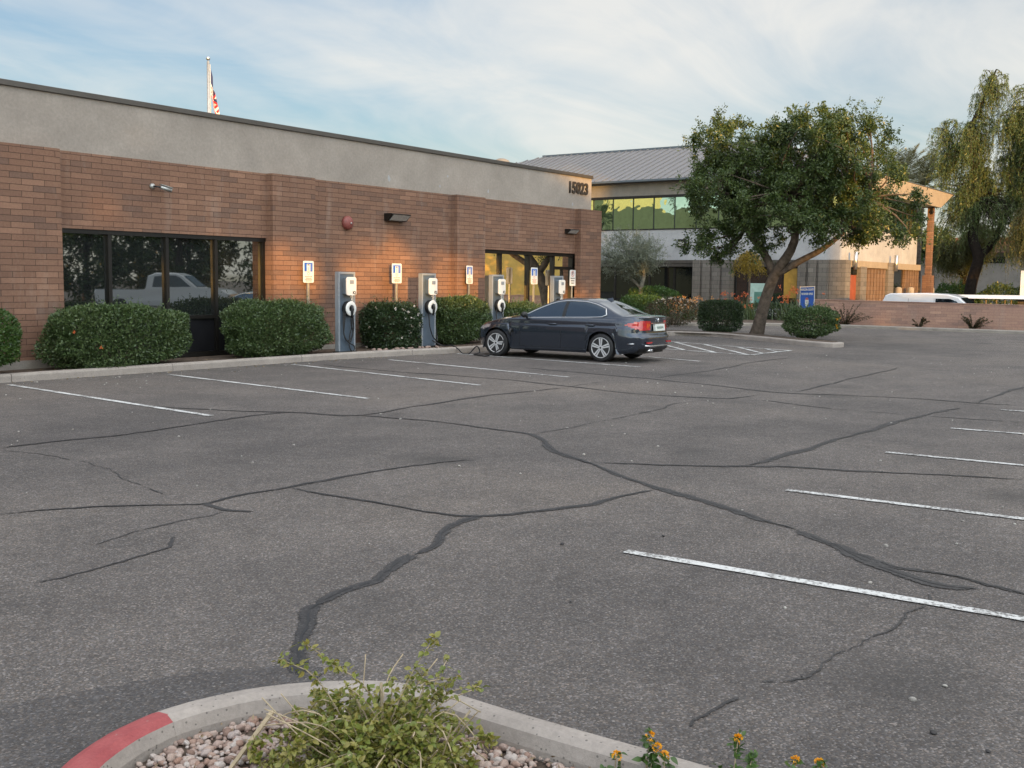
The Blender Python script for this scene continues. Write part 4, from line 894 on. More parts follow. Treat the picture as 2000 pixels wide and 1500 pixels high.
    for g, left in ((gl, True), (gr, False)):
        for i in range(NL - 1):
            for j in range(NC - 1):
                q = (g[i][j], g[i][j + 1], g[i + 1][j + 1], g[i + 1][j]); c = np.mean([vs[k] for k in q], 0)
                parts[cls(c, left)].append(q if left else q[::-1])
    for i in range(NL - 1):    # close front and rear centre columns
        for j in (0, NC - 1):
            q = (gl[i][j], gl[i + 1][j], gr[i + 1][j], gr[i][j]); c = np.mean([vs[k] for k in q], 0)
            if np.ptp([vs[k][1] for k in q]) > 1e-6: parts[cls(c, True)].append(q if j == 0 else q[::-1])
    # deck: hood and boot lid
    ND = 14; deck = []
    bmax = .86
    for j in range(NC):
        p = G[NL - 1, j]; row = [gl[NL - 1][j]]
        for k in range(1, ND):
            v = 1 - 2 * k / ND; cr = np.interp(p[0], [-2.3, -2.1, -1.6, .9, 1.6, 2.2], [.012, .03, .05, .085, .075, .03]) * min(1, (p[1] / bmax) ** 2)
            hoodline = .012 * math.exp(-((abs(v) - .62) / .10) ** 2) if p[0] > .8 else 0
            row.append(V((p[0], p[1] * v, p[2] + cr * (1 - v * v) + hoodline * min(1, p[1] / bmax))))
        row.append(gr[NL - 1][j]); deck.append(row)
    for j in range(NC - 1):
        for k in range(ND): parts['body'].append((deck[j][k], deck[j][k + 1], deck[j + 1][k + 1], deck[j + 1][k]))
    # cabin
    zc = pchip([-1.80, -1.45, -1.06, -.8, -.45, -.1, .14, .6, 1.0], [1.055, 1.215, 1.378, 1.415, 1.43, 1.42, 1.385, 1.20, .985])
    zr = pchip([-1.80, -1.6, -1.3, -1.0, -.7, -.3, .0, .3, .7, 1.0], [1.02, 1.085, 1.225, 1.325, 1.375, 1.385, 1.35, 1.255, 1.075, .925])
    xs = np.linspace(1.0, -1.80, 120); NSD, NT_ = 14, 12; rows = []
    for x in xs:
        zb = float(ztop(x)) - .015; yb = .815 if x > -1.2 else .815 - .03 * (-1.2 - x); r_ = float(zr(x)); r_ = max(r_, zb + .004); c_ = max(float(zc(x)), r_ + .002)
        yr = yb - (r_ - zb) * .56; L = []
        for i in range(NSD + 1):
            s = i / NSD; L.append((x, yb + (yr - yb) * s + .022 * math.sin(math.pi * s) * min(1, (r_ - zb) / .3), zb + (r_ - zb) * s))
        for i in range(1, NT_ + 1):
            v = 1 - i / NT_; L.append((x, yr * v, r_ + (c_ - r_) * (1 - v ** 2.4)))
        rows.append(L)
    NRW = NSD + NT_ + 1; cl = [[V(p) for p in L] for L in rows]; crr = [[V((p[0], -p[1], p[2])) for p in L] for L in rows]
    parts.update(roof=[], side_glass=[], side_glass2=[], windshield=[], rear_glass=[])
    def rear_edge(f): return -1.20 - .17 * min(1, f / .32) + .10 * max(0, (f - .32))
    for g, left in ((cl, True), (crr, False)):
        for a in range(len(xs) - 1):
            for b in range(NRW - 1):
                q = (g[a][b], g[a + 1][b], g[a + 1][b + 1], g[a][b + 1]); c = np.mean([vs[k] for k in q], 0); x, y, z = c; k = 'roof'
                if b < NSD:
                    zb = float(ztop(x)); r_ = float(zr(x)); f = (z - zb) / max(r_ - zb, .01)
                    if zb + .012 < z < r_ - .035 and rear_edge(f) < x < .80: k = 'side_glass' if left else 'side_glass2'
                else:
                    yr = rows[a][NSD][1]
                    if .15 < x < .97 and abs(y) < .95 * yr: k = 'windshield'
                    elif -1.72 < x < -1.08 and abs(y) < .90 * yr: k = 'rear_glass'
                parts[k].append(q if not left else q[::-1])
    VA = np.array(vs)
    def mk(name, fs, mat, parent=root, sm=True, push=0):
        if not fs: return None
        used = sorted({k for f in fs for k in f}); mp_ = {k: i for i, k in enumerate(used)}
        me = bpy.data.meshes.new(name); me.from_pydata([tuple(VA[k]) for k in used], [], [tuple(mp_[k] for k in f) for f in fs]); me.materials.append(mat)
        bm = bmesh.new(); bm.from_mesh(me); bmesh.ops.remove_doubles(bm, verts=bm.verts, dist=1e-5); bmesh.ops.recalc_face_normals(bm, faces=bm.faces); bm.to_mesh(me); bm.free()
        me.polygons.foreach_set('use_smooth', [sm] * len(me.polygons)); me.update(); o = bpy.data.objects.new(name, me); COL.objects.link(o); o.parent = parent; return o
    body = mk('body', parts['body'], M['paint']); mk('cabin', parts['roof'], M['paint'])
    mk('tail_light', parts['tail_light'], M['tail_red']); mk('tail_light', parts['tail_light2'], M['tail_red']); mk('headlight', parts['headlight'], M['headlamp']); mk('headlight', parts['headlight2'], M['headlamp'])
    mk('grille', parts['grille'], M['black']); mk('diffuser', parts['diffuser'], M['black'])
    mk('side_window', parts['side_glass'], M['carglass']); mk('side_window', parts['side_glass2'], M['carglass']); mk('windshield', parts['windshield'], M['carglass']); mk('rear_window', parts['rear_glass'], M['rearglass'])
    def sy(x, f):      # cabin side surface
        zb = float(ztop(x)) - .015; r_ = float(zr(x)); yr = .815 - (r_ - zb) * .56
        return .815 + (yr - .815) * f + .022 * math.sin(math.pi * f) * min(1, (r_ - zb) / .3), zb + (r_ - zb) * f
    for sgn in (1, -1):
        P = []
        for x in np.linspace(.80, -1.20, 40): y, z = sy(x, .10); P.append((x, sgn * (y + .006), float(ztop(x)) + .012))
        for f in np.linspace(.12, .86, 8): x = rear_edge(f); y, z = sy(x, f); P.append((x, sgn * (y + .006), z))
        for x in np.linspace(rear_edge(.86), .80, 46): y, z = sy(x, 1); r_ = float(zr(x)); P.append((x, sgn * (y + .02 * .56 + .004), max(r_ - .03, float(ztop(x)) + .012)))
        m = MB(); m.tube(P, .017, 6); m.build('window_trim', M['alu'], root, True, local=True)
        m = MB(); pl = []
        for f in np.linspace(.08, .9, 6): y, z = sy(-.26, f); pl.append((y, z))
        m.add([(-.215 - .02 * k, sgn * (y + .004), z) for k, (y, z) in zip(np.linspace(0, 1, 6), pl)] + [(-.30 - .02 * k, sgn * (y + .004), z) for k, (y, z) in zip(np.linspace(0, 1, 6), pl)], [(i, i + 1, 7 + i, 6 + i) for i in range(5)]); m.build('door_pillar', M['black'], root, local=True)
        m = MB()
        def bs(x, z): return float(bz(z)) * (1 - .2 * abs(x / 2.2) ** (9 if x > 0 else 13)) + .0015
        for L in ([(.86, z) for z in np.linspace(.30, .92, 14)], [(-.24 - .03 * k, z) for k, z in zip(np.linspace(0, 1, 14), np.linspace(.30, .95, 14))], [(-1.28 + .44 * math.cos(a), .322 + .44 * math.sin(a)) for a in np.linspace(.35, 1.5, 12)] + [(-1.22, .80), (-1.28, .97)], [(x, .29) for x in np.linspace(.86, -.86, 20)]):
            m.tube([(x, sgn * bs(x, z), z) for x, z in L], .004, 4)
        m.build('door_gap', M['black'], root, local=True)
        for hx in (-.02, -1.0):
            m = MB(); m.tube([(hx + .11, sgn * .884, .815), (hx + .07, sgn * .912, .82), (hx - .07, sgn * .912, .825), (hx - .11, sgn * .886, .825)], [.014, .017, .017, .014], 8); m.build('door_handle', M['paint'], root, True, local=True)
        m = MB(); m.ball((.70, sgn * .96, 1.02), (.075, .10, .068), 8); m.tube([(.70, sgn * .84, .97), (.70, sgn * .93, .99)], [.035, .025], 8); m.build('wing_mirror', M['black'], root, True, local=True)
        m = MB(); m.tube([(-1.93, sgn * .865, .43), (-2.08, sgn * .835, .435)], .012, 6); m.build('side_reflector', M['chrome'], root, True, local=True)
        m = MB(); m.box((-2.324, sgn * .52 - .13, .44), (-2.300, sgn * .52 + .13, .475)); m.build('rear_reflector', M['tail_red'], root, local=True)
    # wheels
    for xw in (XF, XRR):
        for sgn in (1, -1):
            yo = sgn * .895
            m = MB(); m.lathe([(.225, -.11), (.28, -.112), (.312, -.10), (.322, -.06), (.322, .06), (.312, .10), (.28, .112), (.225, .11)], (xw, yo - sgn * .112, ZW), 'Y', 40); w = m.build('wheel', M['rubber'], root, True, local=True, fix=True); w.name = 'wheel'
            m = MB(); N = 40; prof = [(.232, .112), (.232, .118), (.222, .12), (.212, .105), (.205, .04)]; vs_ = []
            for r_, h in prof: vs_ += [(xw + r_ * math.cos(2 * math.pi * k / N), yo - sgn * .112 + sgn * h, ZW + r_ * math.sin(2 * math.pi * k / N)) for k in range(N)]
            m.add(vs_, [(i * N + k, i * N + (k + 1) % N, (i + 1) * N + (k + 1) % N, (i + 1) * N + k) for i in range(len(prof) - 1) for k in range(N)])
            yf = yo + sgn * .002
            for s in range(5):
                for off in (-.135, .135):
                    a0 = 2 * math.pi * s / 5 + math.pi / 2 + (.3 if xw > 0 else 0); a1 = a0 + off; ai = a0 + off * 2.2
                    d1 = (math.cos(a1), math.sin(a1)); d0 = (math.cos(ai), math.sin(ai)); n_ = (-math.sin(a0), math.cos(a0)); hw0, hw1 = .013, .019
                    pts = [(.055 * d0[0] - n_[0] * hw0, .055 * d0[1] - n_[1] * hw0), (.055 * d0[0] + n_[0] * hw0, .055 * d0[1] + n_[1] * hw0), (.212 * d1[0] + n_[0] * hw1, .212 * d1[1] + n_[1] * hw1), (.212 * d1[0] - n_[0] * hw1, .212 * d1[1] - n_[1] * hw1)]
                    m.prism([(xw + a, yf, ZW + b) for a, b in pts], (0, -sgn * .03, 0))
            m.lathe([(.001, yf + sgn * .004), (.05, yf + sgn * .002), (.065, yf - sgn * .02)], (xw, 0, ZW), 'Y', 18)
            rm_ = m.build('rim', M['rimpaint'], None, fix=True); rm_.parent = w
            m = MB(); m.lathe([(.001, 0), (.21, 0), (.21, -sgn * .02), (.001, -sgn * .02)], (xw, yo - sgn * .06, ZW), 'Y', 30); q = m.build('brake_disc', M['black'], None, fix=True); q.parent = w
            m = MB(); m.lathe([(.001, yf + sgn * .0065), (.022, yf + sgn * .006), (.024, yf + sgn * .004)], (xw, 0, ZW), 'Y', 14); q = m.build('hub_cap', M['black'], None, fix=True); q.parent = w
    m = MB(); m.box((-2.12, -.64, .2), (2.05, .64, .74)); m.build('underbody', M['black'], root, local=True)
    m = MB(); m.prism([(-2.335, -.255, .715), (-2.335, .255, .715), (-2.315, .255, .865), (-2.315, -.255, .865)], (.05, 0, 0)); p = m.build('licence_plate', M['plate'], root, local=True, fix=True)
    m = MB(); rg = random.Random(1)
    for k in range(6): m.box((-2.3385 + .001, -.16 + k * .058, .765), (-2.322, -.125 + k * .058, .815))
    q = m.build('plate_characters', M['plate_mark'], None); q.parent = p
    for yy in (.30, -.30): pass
    m = MB(); m.box((-2.315, -.36, .875), (-2.27, .36, .892)); m.build('boot_trim', M['chrome'], root, local=True)
    m = MB(); m.tube([(-2.30, -.72, .395), (-2.325, -.5, .38), (-2.33, 0, .38), (-2.325, .5, .38), (-2.30, .72, .395)], .017, 6); m.build('bumper_trim', M['chrome'], root, True, local=True)
    m = MB(); m.lathe([(.001, -2.292), (.036, -2.292), (.04, -2.285), (.04, -2.25)], (0, 0, .955), 'X', 20); m.build('emblem', M['chrome'], root, True, local=True, fix=True)
    for yy in (.42, .33): 
        m = MB(); m.lathe([(.03, -2.30), (.036, -2.30), (.036, -2.1), (.03, -2.1)], (0, yy, .275), 'X', 16); m.build('exhaust', M['chrome'], root, True, local=True)
    m = MB(); m.prism([(-.98, -.02, 1.395), (-1.13, -.025, 1.345), (-1.13, .025, 1.345), (-.98, .02, 1.395)], (0, 0, .004)); m.add([(-.95, 0, 1.405), (-1.14, -.035, 1.35), (-1.14, .035, 1.35), (-1.12, 0, 1.44)], [(0, 1, 3), (0, 3, 2), (1, 2, 3), (0, 2, 1)]); m.build('antenna_fin', M['paint'], root, local=True, fix=True)
    m = MB(); m.lathe([(.001, .0), (.085, .0), (.085, .008), (.001, .008)], (1.06, .893, .66), 'Y', 20); m.build('charge_port', M['black'], root, local=True)
    m = MB(); m.tube([(1.06, .90, .66), (1.06, 1.0, .655), (1.05, 1.05, .62), (1.03, 1.04, .53)], [.035, .033, .03, .018], 10); m.build('charge_plug', M['black'], root, True, local=True)
    return root
sd = sedan((19.87, 12.66, 0), R(93.6), 'dark grey four-door sedan plugged in at a charger, parked nose to the kerb'); sd.scale = (.92, .92, .92)

# ---------------------------------------------------------------- plainer vehicles
def vehicle(name, label, cat, loc, rz, prof, wid, wins, wheels, paint, rw=.33, group=None, extra=None, inset=.10):
    """side outline prof in (x, z), rounded across its width; wins are side-window outlines"""
    t = thing(name, label, cat, loc, rz, group); n = len(prof); cx = sum(p[0] for p in prof) / n; cz = sum(p[1] for p in prof) / n; zmax = max(p[1] for p in prof)
    def yy(z, y): return y * (1 - max(0, z - .95) * inset)
    rings = [(-wid / 2, .93), (-wid / 2 + .04, .975), (-wid / 2 + .13, 1), (wid / 2 - .13, 1), (wid / 2 - .04, .975), (wid / 2, .93)]; vs = []
    for y, s in rings: vs += [(cx + (x - cx) * (1 - (1 - s) * .35), yy(z, y), max(.2, cz + (z - cz) * s)) for x, z in prof]
    m = MB(); m.add(vs, [(i * n + k, i * n + (k + 1) % n, (i + 1) * n + (k + 1) % n, (i + 1) * n + k) for i in range(5) for k in range(n)] + [tuple(range(n)), tuple(range(5 * n, 6 * n))[::-1]]); m.build('body', paint, t, local=True, fix=True, smooth=False)
    for w in wins:
        for s in (1, -1):
            m = MB(); m.prism([(x, s * (yy(z, wid / 2) - .012), z) for x, z in w], (0, s * .016, 0)); m.build('window', M['carglass'], t, local=True, fix=True)
    for x in wheels:
        for s in (1, -1):
            m = MB(); m.lathe([(rw * .7, -.1), (rw, -.08), (rw, .08), (rw * .7, .1)], (x, s * (wid / 2 - .09), rw), 'Y', 24); w = m.build('wheel', M['rubber'], t, True, local=True, fix=True)
            m = MB(); m.lathe([(.001, s * (wid / 2 + .012)), (rw * .62, s * (wid / 2 + .008)), (rw * .66, s * (wid / 2 - .03))], (x, 0, rw), 'Y', 18); q = m.build('rim', M['steel'], None, fix=True); q.parent = w
    if extra: extra(t)
    return t
vanp = [(-2.15, .3), (-2.2, .9), (-2.12, 1.45), (-2.0, 1.72), (-1.8, 1.81), (-.4, 1.84), (.45, 1.80), (.85, 1.70), (1.45, 1.18), (1.6, 1.08), (2.0, 1.0), (2.2, .8), (2.22, .3)]
def vanx(t):
    m = MB(); m.prism([(.92, -.62, 1.665), (.92, .62, 1.665), (1.40, .70, 1.245), (1.40, -.70, 1.245)], (.012, 0, .012)); m.build('windshield', M['carglass'], t, local=True, fix=True)
    for s in (1, -1):
        m = MB(); m.box((1.05, s * .95 - .07, 1.12), (1.15, s * .95 + .07, 1.3)); m.build('wing_mirror', M['black'], t, local=True, bevel=.02)
        for gx_ in (-.05, -1.05):
            m = MB(); m.tube([(gx_, s * (.868 * (1 - (z - .95) * .10 if z > .95 else .868 / .868) + .004), z) for z in np.linspace(.45, 1.62, 8)], .006, 4); m.build('door_gap', M['bronze2'], t, local=True)
vehicle('van', 'white compact van parked behind the low brick wall', 'van', (45.8, 11.35, gz(45.8, 11.35)), R(-88), vanp, 1.75, [[(.0, 1.22), (.0, 1.62), (.55, 1.62), (.80, 1.52), (1.22, 1.18), (1.2, 1.14)]], (1.4, -1.35), M['carwhite'], .32, None, vanx)
carp = [(-2.2, .3), (-2.25, .75), (-2.1, .95), (-1.6, 1.0), (-1.0, 1.38), (-.3, 1.46), (.3, 1.38), (1.05, .98), (1.9, .86), (2.2, .68), (2.25, .3)]
cwin = [[(-1.25, 1.0), (-.9, 1.3), (-.3, 1.39), (.2, 1.33), (.8, 1.0)]]
vehicle('parked_car', 'pale car beyond the white van, only its cabin showing', 'car', (71, 17.4, gz(71, 15)), R(-70), carp, 1.75, cwin, (1.35, -1.35), M['carwhite'], .32, 'cars parked far behind the wall')
vehicle('parked_car', 'silver car behind the white canopy roof at the right edge', 'car', (74, 14.0, gz(74, 14)), R(-95), carp, 1.75, cwin, (1.35, -1.35), M['alu'], .32, 'cars parked far behind the wall')
vehicle('parked_car', 'white car behind willow trunk, left of the silver car', 'car', (73, 16.2, gz(73, 14)), R(-80), carp, 1.75, cwin, (1.35, -1.35), M['carwhite'], .32, 'cars parked far behind the wall')
# pickup truck: out of frame on the right, seen mirrored in the wide window
pk = [(-2.75, .42), (-2.8, 1.0), (-2.75, 1.12), (-.75, 1.14), (-.72, 1.2), (-.6, 1.72), (-.35, 1.83), (.45, 1.83), (.75, 1.72), (1.4, 1.22), (2.4, 1.12), (2.65, .95), (2.72, .45)]
def pkx(t):
    m = MB(); m.prism([(.80, -.66, 1.70), (.80, .66, 1.70), (1.36, .74, 1.26), (1.36, -.74, 1.26)], (.012, 0, .012)); m.build('windshield', M['carglass'], t, local=True, fix=True)
    m = MB(); m.box((-2.6, -.75, 1.10), (-.85, .75, 1.1455)); m.build('load_bed', M['black'], t, local=True)
vehicle('pickup_truck', 'white pickup truck mirrored in the wide window', 'pickup', (28.2, -3.2, 0), R(52), pk, 1.9, [[(-.45, 1.24), (-.38, 1.68), (-.0, 1.72), (.5, 1.71), (.68, 1.62), (1.12, 1.26)]], (1.75, -1.75), M['carwhite'], .39, None, pkx)
# ---------------------------------------------------------------- things beyond the wall on the right
t = thing('shade_canopy', 'long flat white canopy roof on thin posts behind willow trunk', 'canopy', (60, 10.5, gz(60, 10)))
m = MB(); m.prism([(58.6, 14.0, 1.02), (58.9, 14.15, 1.2), (62, 14.15, 1.2), (62, 14.0, 1.02)], (0, -8, .02)); m.build('roof', M['carwhite'], t, fix=True)
for y in (13.6, 12.4, 11.9, 11.5, 11.2, 9, 7):
    m = MB(); m.tube([(59.2, y, -.9), (59.2, y, 1.04)], .035, 8); m.build('post', M['tan_stucco'], t, True)
m = MB(); m.box((59.8, 9.4, -.95), (60.8, 11.0, 1.0)); tag(m.build('block_bin', M['block'], None, loc=(60, 10.5, -.9)), 'square grey block enclosure under the white canopy at right edge', 'enclosure')
t = thing('white_board', 'tall plain white board at the far right edge beside willow', 'board', (62, 10.9, -.9)); m = MB(); m.box((62, 9.6, 1.0), (62.05, 11.33, 2.5)); m.box((61.98, 9.6, 1.66), (61.999, 11.33, 1.69)); m.build('panel', M['carwhite'], t); m = MB(); m.box((62.06, 10, -.95), (62.1, 10.1, 2.4)); m.build('post', M['steel'], t)
t = thing('distant_building', 'low distant building with red-brown roof edge beyond the willow', 'building', (95, 22, -.9))
m = MB(); m.box((92, 2, -.95), (104, 25.5, 4.3)); m.build('wall', M['stucco2'], t); m = MB(); m.box((91.2, 1.2, 4.3), (104.5, 26, 5.5)); m.build('roof', M['brownroof'], t)
for y in (22.0, 18, 14, 10):
    m = MB(); m.box((91.95, y, 3.5), (91.99, y + 1.6, 4.0)); m.build('window', M['glass_dark'], t)
# ---------------------------------------------------------------- out of view: building added to block the sun; others mirrored in the glass
def back(s, q): return (s * .62 + q * .785, s * .785 - q * .62)
def slabq(m, s0, s1, q0, q1, z0, z1): m.prism([(*back(s0, q0), z0), (*back(s0, q1), z0), (*back(s1, q1), z0), (*back(s1, q0), z0)], (0, 0, z1 - z0))
t = thing('sun_block_building', 'unseen long low building added behind the camera to block the sun', 'building', (*back(-42, 0), 0))
m = MB(); slabq(m, -50, -40, -30, 13.9, 0, 5.55); slabq(m, -50, -40, 13.9, 25.1, 0, 6.5); m.build('wall', M['tan_stucco'], t, fix=True); m = MB(); slabq(m, -50.3, -39.7, -30.3, 13.9, 5.55, 5.9); slabq(m, -50.3, -39.7, 13.9, 25.0, 6.5, 6.85); m.build('roof', M['brownroof'], t, fix=True)
m = MB(); slabq(m, -50, -40, 25.2, 44, 0, 7.0); m.build('sun_block_wing', M['tan_stucco'], t, fix=True)  # unseen wing added to keep the sun off the low wall and van
m = MB(); slabq(m, -46, -43, 19.9, 27.5, 6.5, 17); m.build('sun_block_tower', M['tan_stucco'], t, fix=True)  # unseen tower added to shade the far office front and roof
for q in range(-28, 23, 4): m = MB(); slabq(m, -39.99, -39.96, q, q + 2.2, 1, 2.6); m.build('window', M['glass_dark'], t, fix=True)
t = thing('tan_building', 'tall tan building mirrored in the green upper windows', 'building', (-30, 62, 0))
m = MB(); m.box((-40, 44, 0), (-22, 56, 12.8)); m.box((-40, 56, 0), (-24, 74, 10.6)); m.box((-40, 74, 0), (-26, 110, 14.5)); m.build('wall', M['olive_stucco'], t)
for y in range(58, 74, 4): m = MB(); m.box((-23.99, y, 5), (-23.96, y + 2, 7)); m.build('window', M['glass_dark'], t)
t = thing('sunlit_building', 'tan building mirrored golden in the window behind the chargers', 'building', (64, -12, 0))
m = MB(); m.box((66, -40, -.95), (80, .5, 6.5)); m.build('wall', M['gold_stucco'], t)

# ---------------------------------------------------------------- hedges and shrubs
def hedge(name, label, c, half, mat, n, leaf=.05, power=3.6, group=None, seed=1, cat='shrub', flowers=None, spikes=60, rz=0, fcol='whitefl', bumps=.24, extra_lobe=None):
    """rounded clipped bush: leaves through the outer shell and a twiggy inside"""
    rng = np.random.default_rng(seed); t = thing(name, label, cat, (c[0], c[1], c[2]), 0, group); hx, hy, hz = half
    D = unit(rng.normal(size=(n, 3))); e = power
    rad = 1 / (np.abs(D[:, 0])**e + np.abs(D[:, 1])**e + np.abs(D[:, 2])**e) ** (1 / e)
    ph = rng.uniform(0, 6, (6, 3)); lump = sum(np.sin(D @ (rng.normal(size=3) * (2.2 + k)) + ph[k, 0]) for k in range(6)) / 6
    depth = np.minimum(rng.exponential(.10, n), .75); r = rad * (1 + bumps * lump) * (1 - depth)
    P = D * r[:, None] * np.array([hx, hy, hz]); P[:, 2] += hz; keep = P[:, 2] > -.02; P = P[keep]; D = D[keep]
    if rz: c_, s_ = math.cos(rz), math.sin(rz); P[:, :2] = P[:, :2] @ np.array([[c_, s_], [-s_, c_]])
    A = D * .7 + rng.normal(size=P.shape) * .65 + np.array([0, 0, .35]); L = leaf * rng.uniform(.6, 1.35, len(P)); V, F = leafquads(P, A, L, L * .48, rng)
    Vs, Fs = [V], [F]; o = len(V)
    # stray shoots
    m = MB()
    for k in range(spikes):
        d = unit(rng.normal(size=3)); d[2] = abs(d[2]) * 1.2 + .1; d = unit(d); rr = 1 / (np.abs(d)**e).sum() ** (1 / e)
        p0 = d * rr * np.array([hx, hy, hz]) * .9 + np.array([0, 0, hz]); ln = rng.uniform(.08, .26) * (hz / .5) ** .5; dr = unit(d + rng.normal(size=3) * .4 + np.array([0, 0, .5])); q = p0 + np.outer(np.linspace(0, ln, 9), dr)
        A2 = dr + rng.normal(size=(9, 3)) * .8; l2 = leaf * rng.uniform(.6, 1.1, 9); v, f = leafquads(q, A2, l2, l2 * .45, rng); Vs.append(v); Fs.append(f + o); o += len(v)
    V = np.concatenate(Vs) + np.array(c); F = np.concatenate(Fs); npmesh('foliage', V, F, M[mat], t)
    for k in range(16):
        a = rng.uniform(0, 6.28); b = rng.uniform(.3, .8); p = np.array([math.cos(a) * hx * b, math.sin(a) * hy * b, hz * rng.uniform(.9, 1.5)])
        m.tube([(c[0] + p[0] * .25, c[1] + p[1] * .25, c[2] - .03), (c[0] + p[0] * .6, c[1] + p[1] * .6, c[2] + p[2] * .5), (c[0] + p[0], c[1] + p[1], c[2] + p[2])], [.014, .010, .005], 5)
    m.build('stem', M['bark'], t)
    if flowers:
        nf, bias = flowers; D = unit(rng.normal(size=(nf, 3)) * np.array([.8, .8, .7]) + np.array(bias)); rr = 1 / ((np.abs(D)**e).sum(1)) ** (1 / e)
        C0 = D * rr[:, None] * np.array([hx, hy, hz]) * 1.04 + np.array([0, 0, hz]) + np.array(c)
        for C, d in zip(C0, D):
            C = np.repeat(C[None], 8, 0) + rng.normal(size=(8, 3)) * .012; v, f = leafquads(C, d + rng.normal(size=(8, 3)) * .9, np.full(8, .036), np.full(8, .030), rng); npmesh('blossom', v, f, M[fcol], t)
    return t
gH = 'hedges along the brick wall'
hedge('hedge_bush', 'rounded green bush cut off by the left edge of the photo', (8.45, 16.42, .10), (.82, .5, .50), 'hedge_bright', 16000, .05, 3.0, gH, 11)
hedge('hedge_bush', 'wide clipped green bush under the left half of the wide window', (11.2, 16.42, .10), (1.28, .47, .515), 'hedge', 32000, .05, 3.3, gH, 12, flowers=(2, (0, -1, .4)), fcol='redfl', spikes=120)
hedge('hedge_bush', 'wide clipped green bush left of the first charger, below a blue sign', (14.8, 16.45, .10), (1.2, .47, .53), 'hedge', 32000, .05, 3.3, gH, 13, spikes=110)
hedge('hedge_bush', 'dark green bush dotted with small white flowers between two chargers', (18.25, 16.5, .10), (.68, .48, .50), 'hedge_dark', 20000, .055, 4.2, gH, 14, flowers=(34, (.5, -.8, .4)), spikes=60)
hedge('hedge_bush', 'dark green rounded bush just left of the nose of the sedan', (20.6, 16.45, .10), (.98, .48, .54), 'hedge', 24000, .055, 3.4, gH, 15, spikes=90)
hedge('hedge_bush', 'low leafy bush under the golden window behind the sedan hood', (23.3, 16.45, .10), (1.0, .45, .48), 'hedge', 15000, .055, 3.0, gH, 16)
hedge('clipped_bush', 'dark clipped drum-shaped bush left of the leaning tree trunk', (32.95, 15.1, .08), (.62, .62, .50), 'hedge_dark', 15000, .055, 5.0, None, 21, spikes=10, bumps=.05)
hedge('shrub', 'loose green shrub beside the blue notice on the kerbed island', (31.15, 11.35, .08), (.78, .75, .45), 'hedge', 12000, .06, 2.4, None, 22, spikes=110, flowers=(6, (0, -1, .4)), fcol='yellowfl')
hedge('shrub', 'tall rounded bright green shrub under the feathery grey tree', (45.0, 24.0, .08), (1.0, 1.25, .66), 'hedge_bright', 12000, .075, 2.6, None, 23)
hedge('clipped_bush', 'clipped bright-topped green bush just behind the sedan roof', (40.6, 22.2, .08), (.8, .9, .50), 'hedge_bright', 11000, .07, 4.0, None, 24, spikes=14, bumps=.06)
hedge('flowering_bush', 'straggly bush with white flowers behind the boot of the sedan', (36.9, 18.9, .08), (.75, .95, .48), 'rust', 3400, .07, 2.4, None, 25, flowers=(46, (-.3, -.3, 1.4)), spikes=60)
def strap(name, label, c, n, ln, leafm, flm, nf, seed, cat='plant', fl_h=(.5, 1.0), rad=.5, fs=.09):
    rng = np.random.default_rng(seed); t = thing(name, label, cat, c); Vs = []; Fs = []; o = 0
    for k in range(n):
        a = rng.uniform(0, 6.28); l = ln * rng.uniform(.6, 1.1); lean = rng.uniform(.15, 1.0); w = .018 * rng.uniform(.7, 1.4); b = np.array([rng.normal() * rad * .5, rng.normal() * rad * .8, 0]); q = []
        for s in np.linspace(0, 1, 6):
            r = l * lean * s; z = l * (s * (1.05 - .45 * lean * s)); ww = w * (1 - s * .9); px = np.array([math.cos(a) * r, math.sin(a) * r, z]) + b; n_ = np.array([-math.sin(a), math.cos(a), 0]) * ww; q += [px + n_, px - n_]
        Vs.append(np.array(q)); Fs.append(np.array([[2 * i, 2 * i + 1, 2 * i + 3, 2 * i + 2] for i in range(5)]) + o); o += 12
    npmesh('foliage', np.concatenate(Vs) + np.array(c), np.concatenate(Fs), M[leafm], t)
    C0 = np.stack([rng.normal(size=nf) * rad * .8, rng.normal(size=nf) * rad, rng.uniform(*fl_h, nf)], 1) + np.array(c)
    for C in C0:
        C = np.repeat(C[None], 9, 0) + rng.normal(size=(9, 3)) * .035; v, f = leafquads(C, rng.normal(size=(9, 3)) + np.array([0, 0, .8]), np.full(9, fs), np.full(9, fs * .4), rng); npmesh('blossom', v, f, M[flm], t)
    return t
strap('flowering_clump', 'spiky clump with peach-orange flowers left of the drum-shaped bush', (41.6, 20.6, .08), 160, 1.0, 'agave', 'orangefl', 60, 31, rad=.62, fl_h=(.25, .95), fs=.10)
strap('flowering_clump', 'leafy clump with red flowers between drum-shaped bush and tree trunk', (44.0, 19.3, .08), 170, 1.1, 'agave', 'redfl', 26, 32, rad=.62, fl_h=(.5, 1.2))
strap('flowering_clump', 'leafy clump with red and yellow flowers right of the tree trunk', (44.5, 16.9, .08), 130, 1.2, 'agave', 'redfl', 34, 33, rad=.55, fl_h=(.8, 1.45))
hedge('shrub', 'dark low shrub behind the leaning tree trunk', (45.5, 18.4, .08), (.8, 1.6, .35), 'hedge_dark', 7000, .08, 2.6, None, 34)
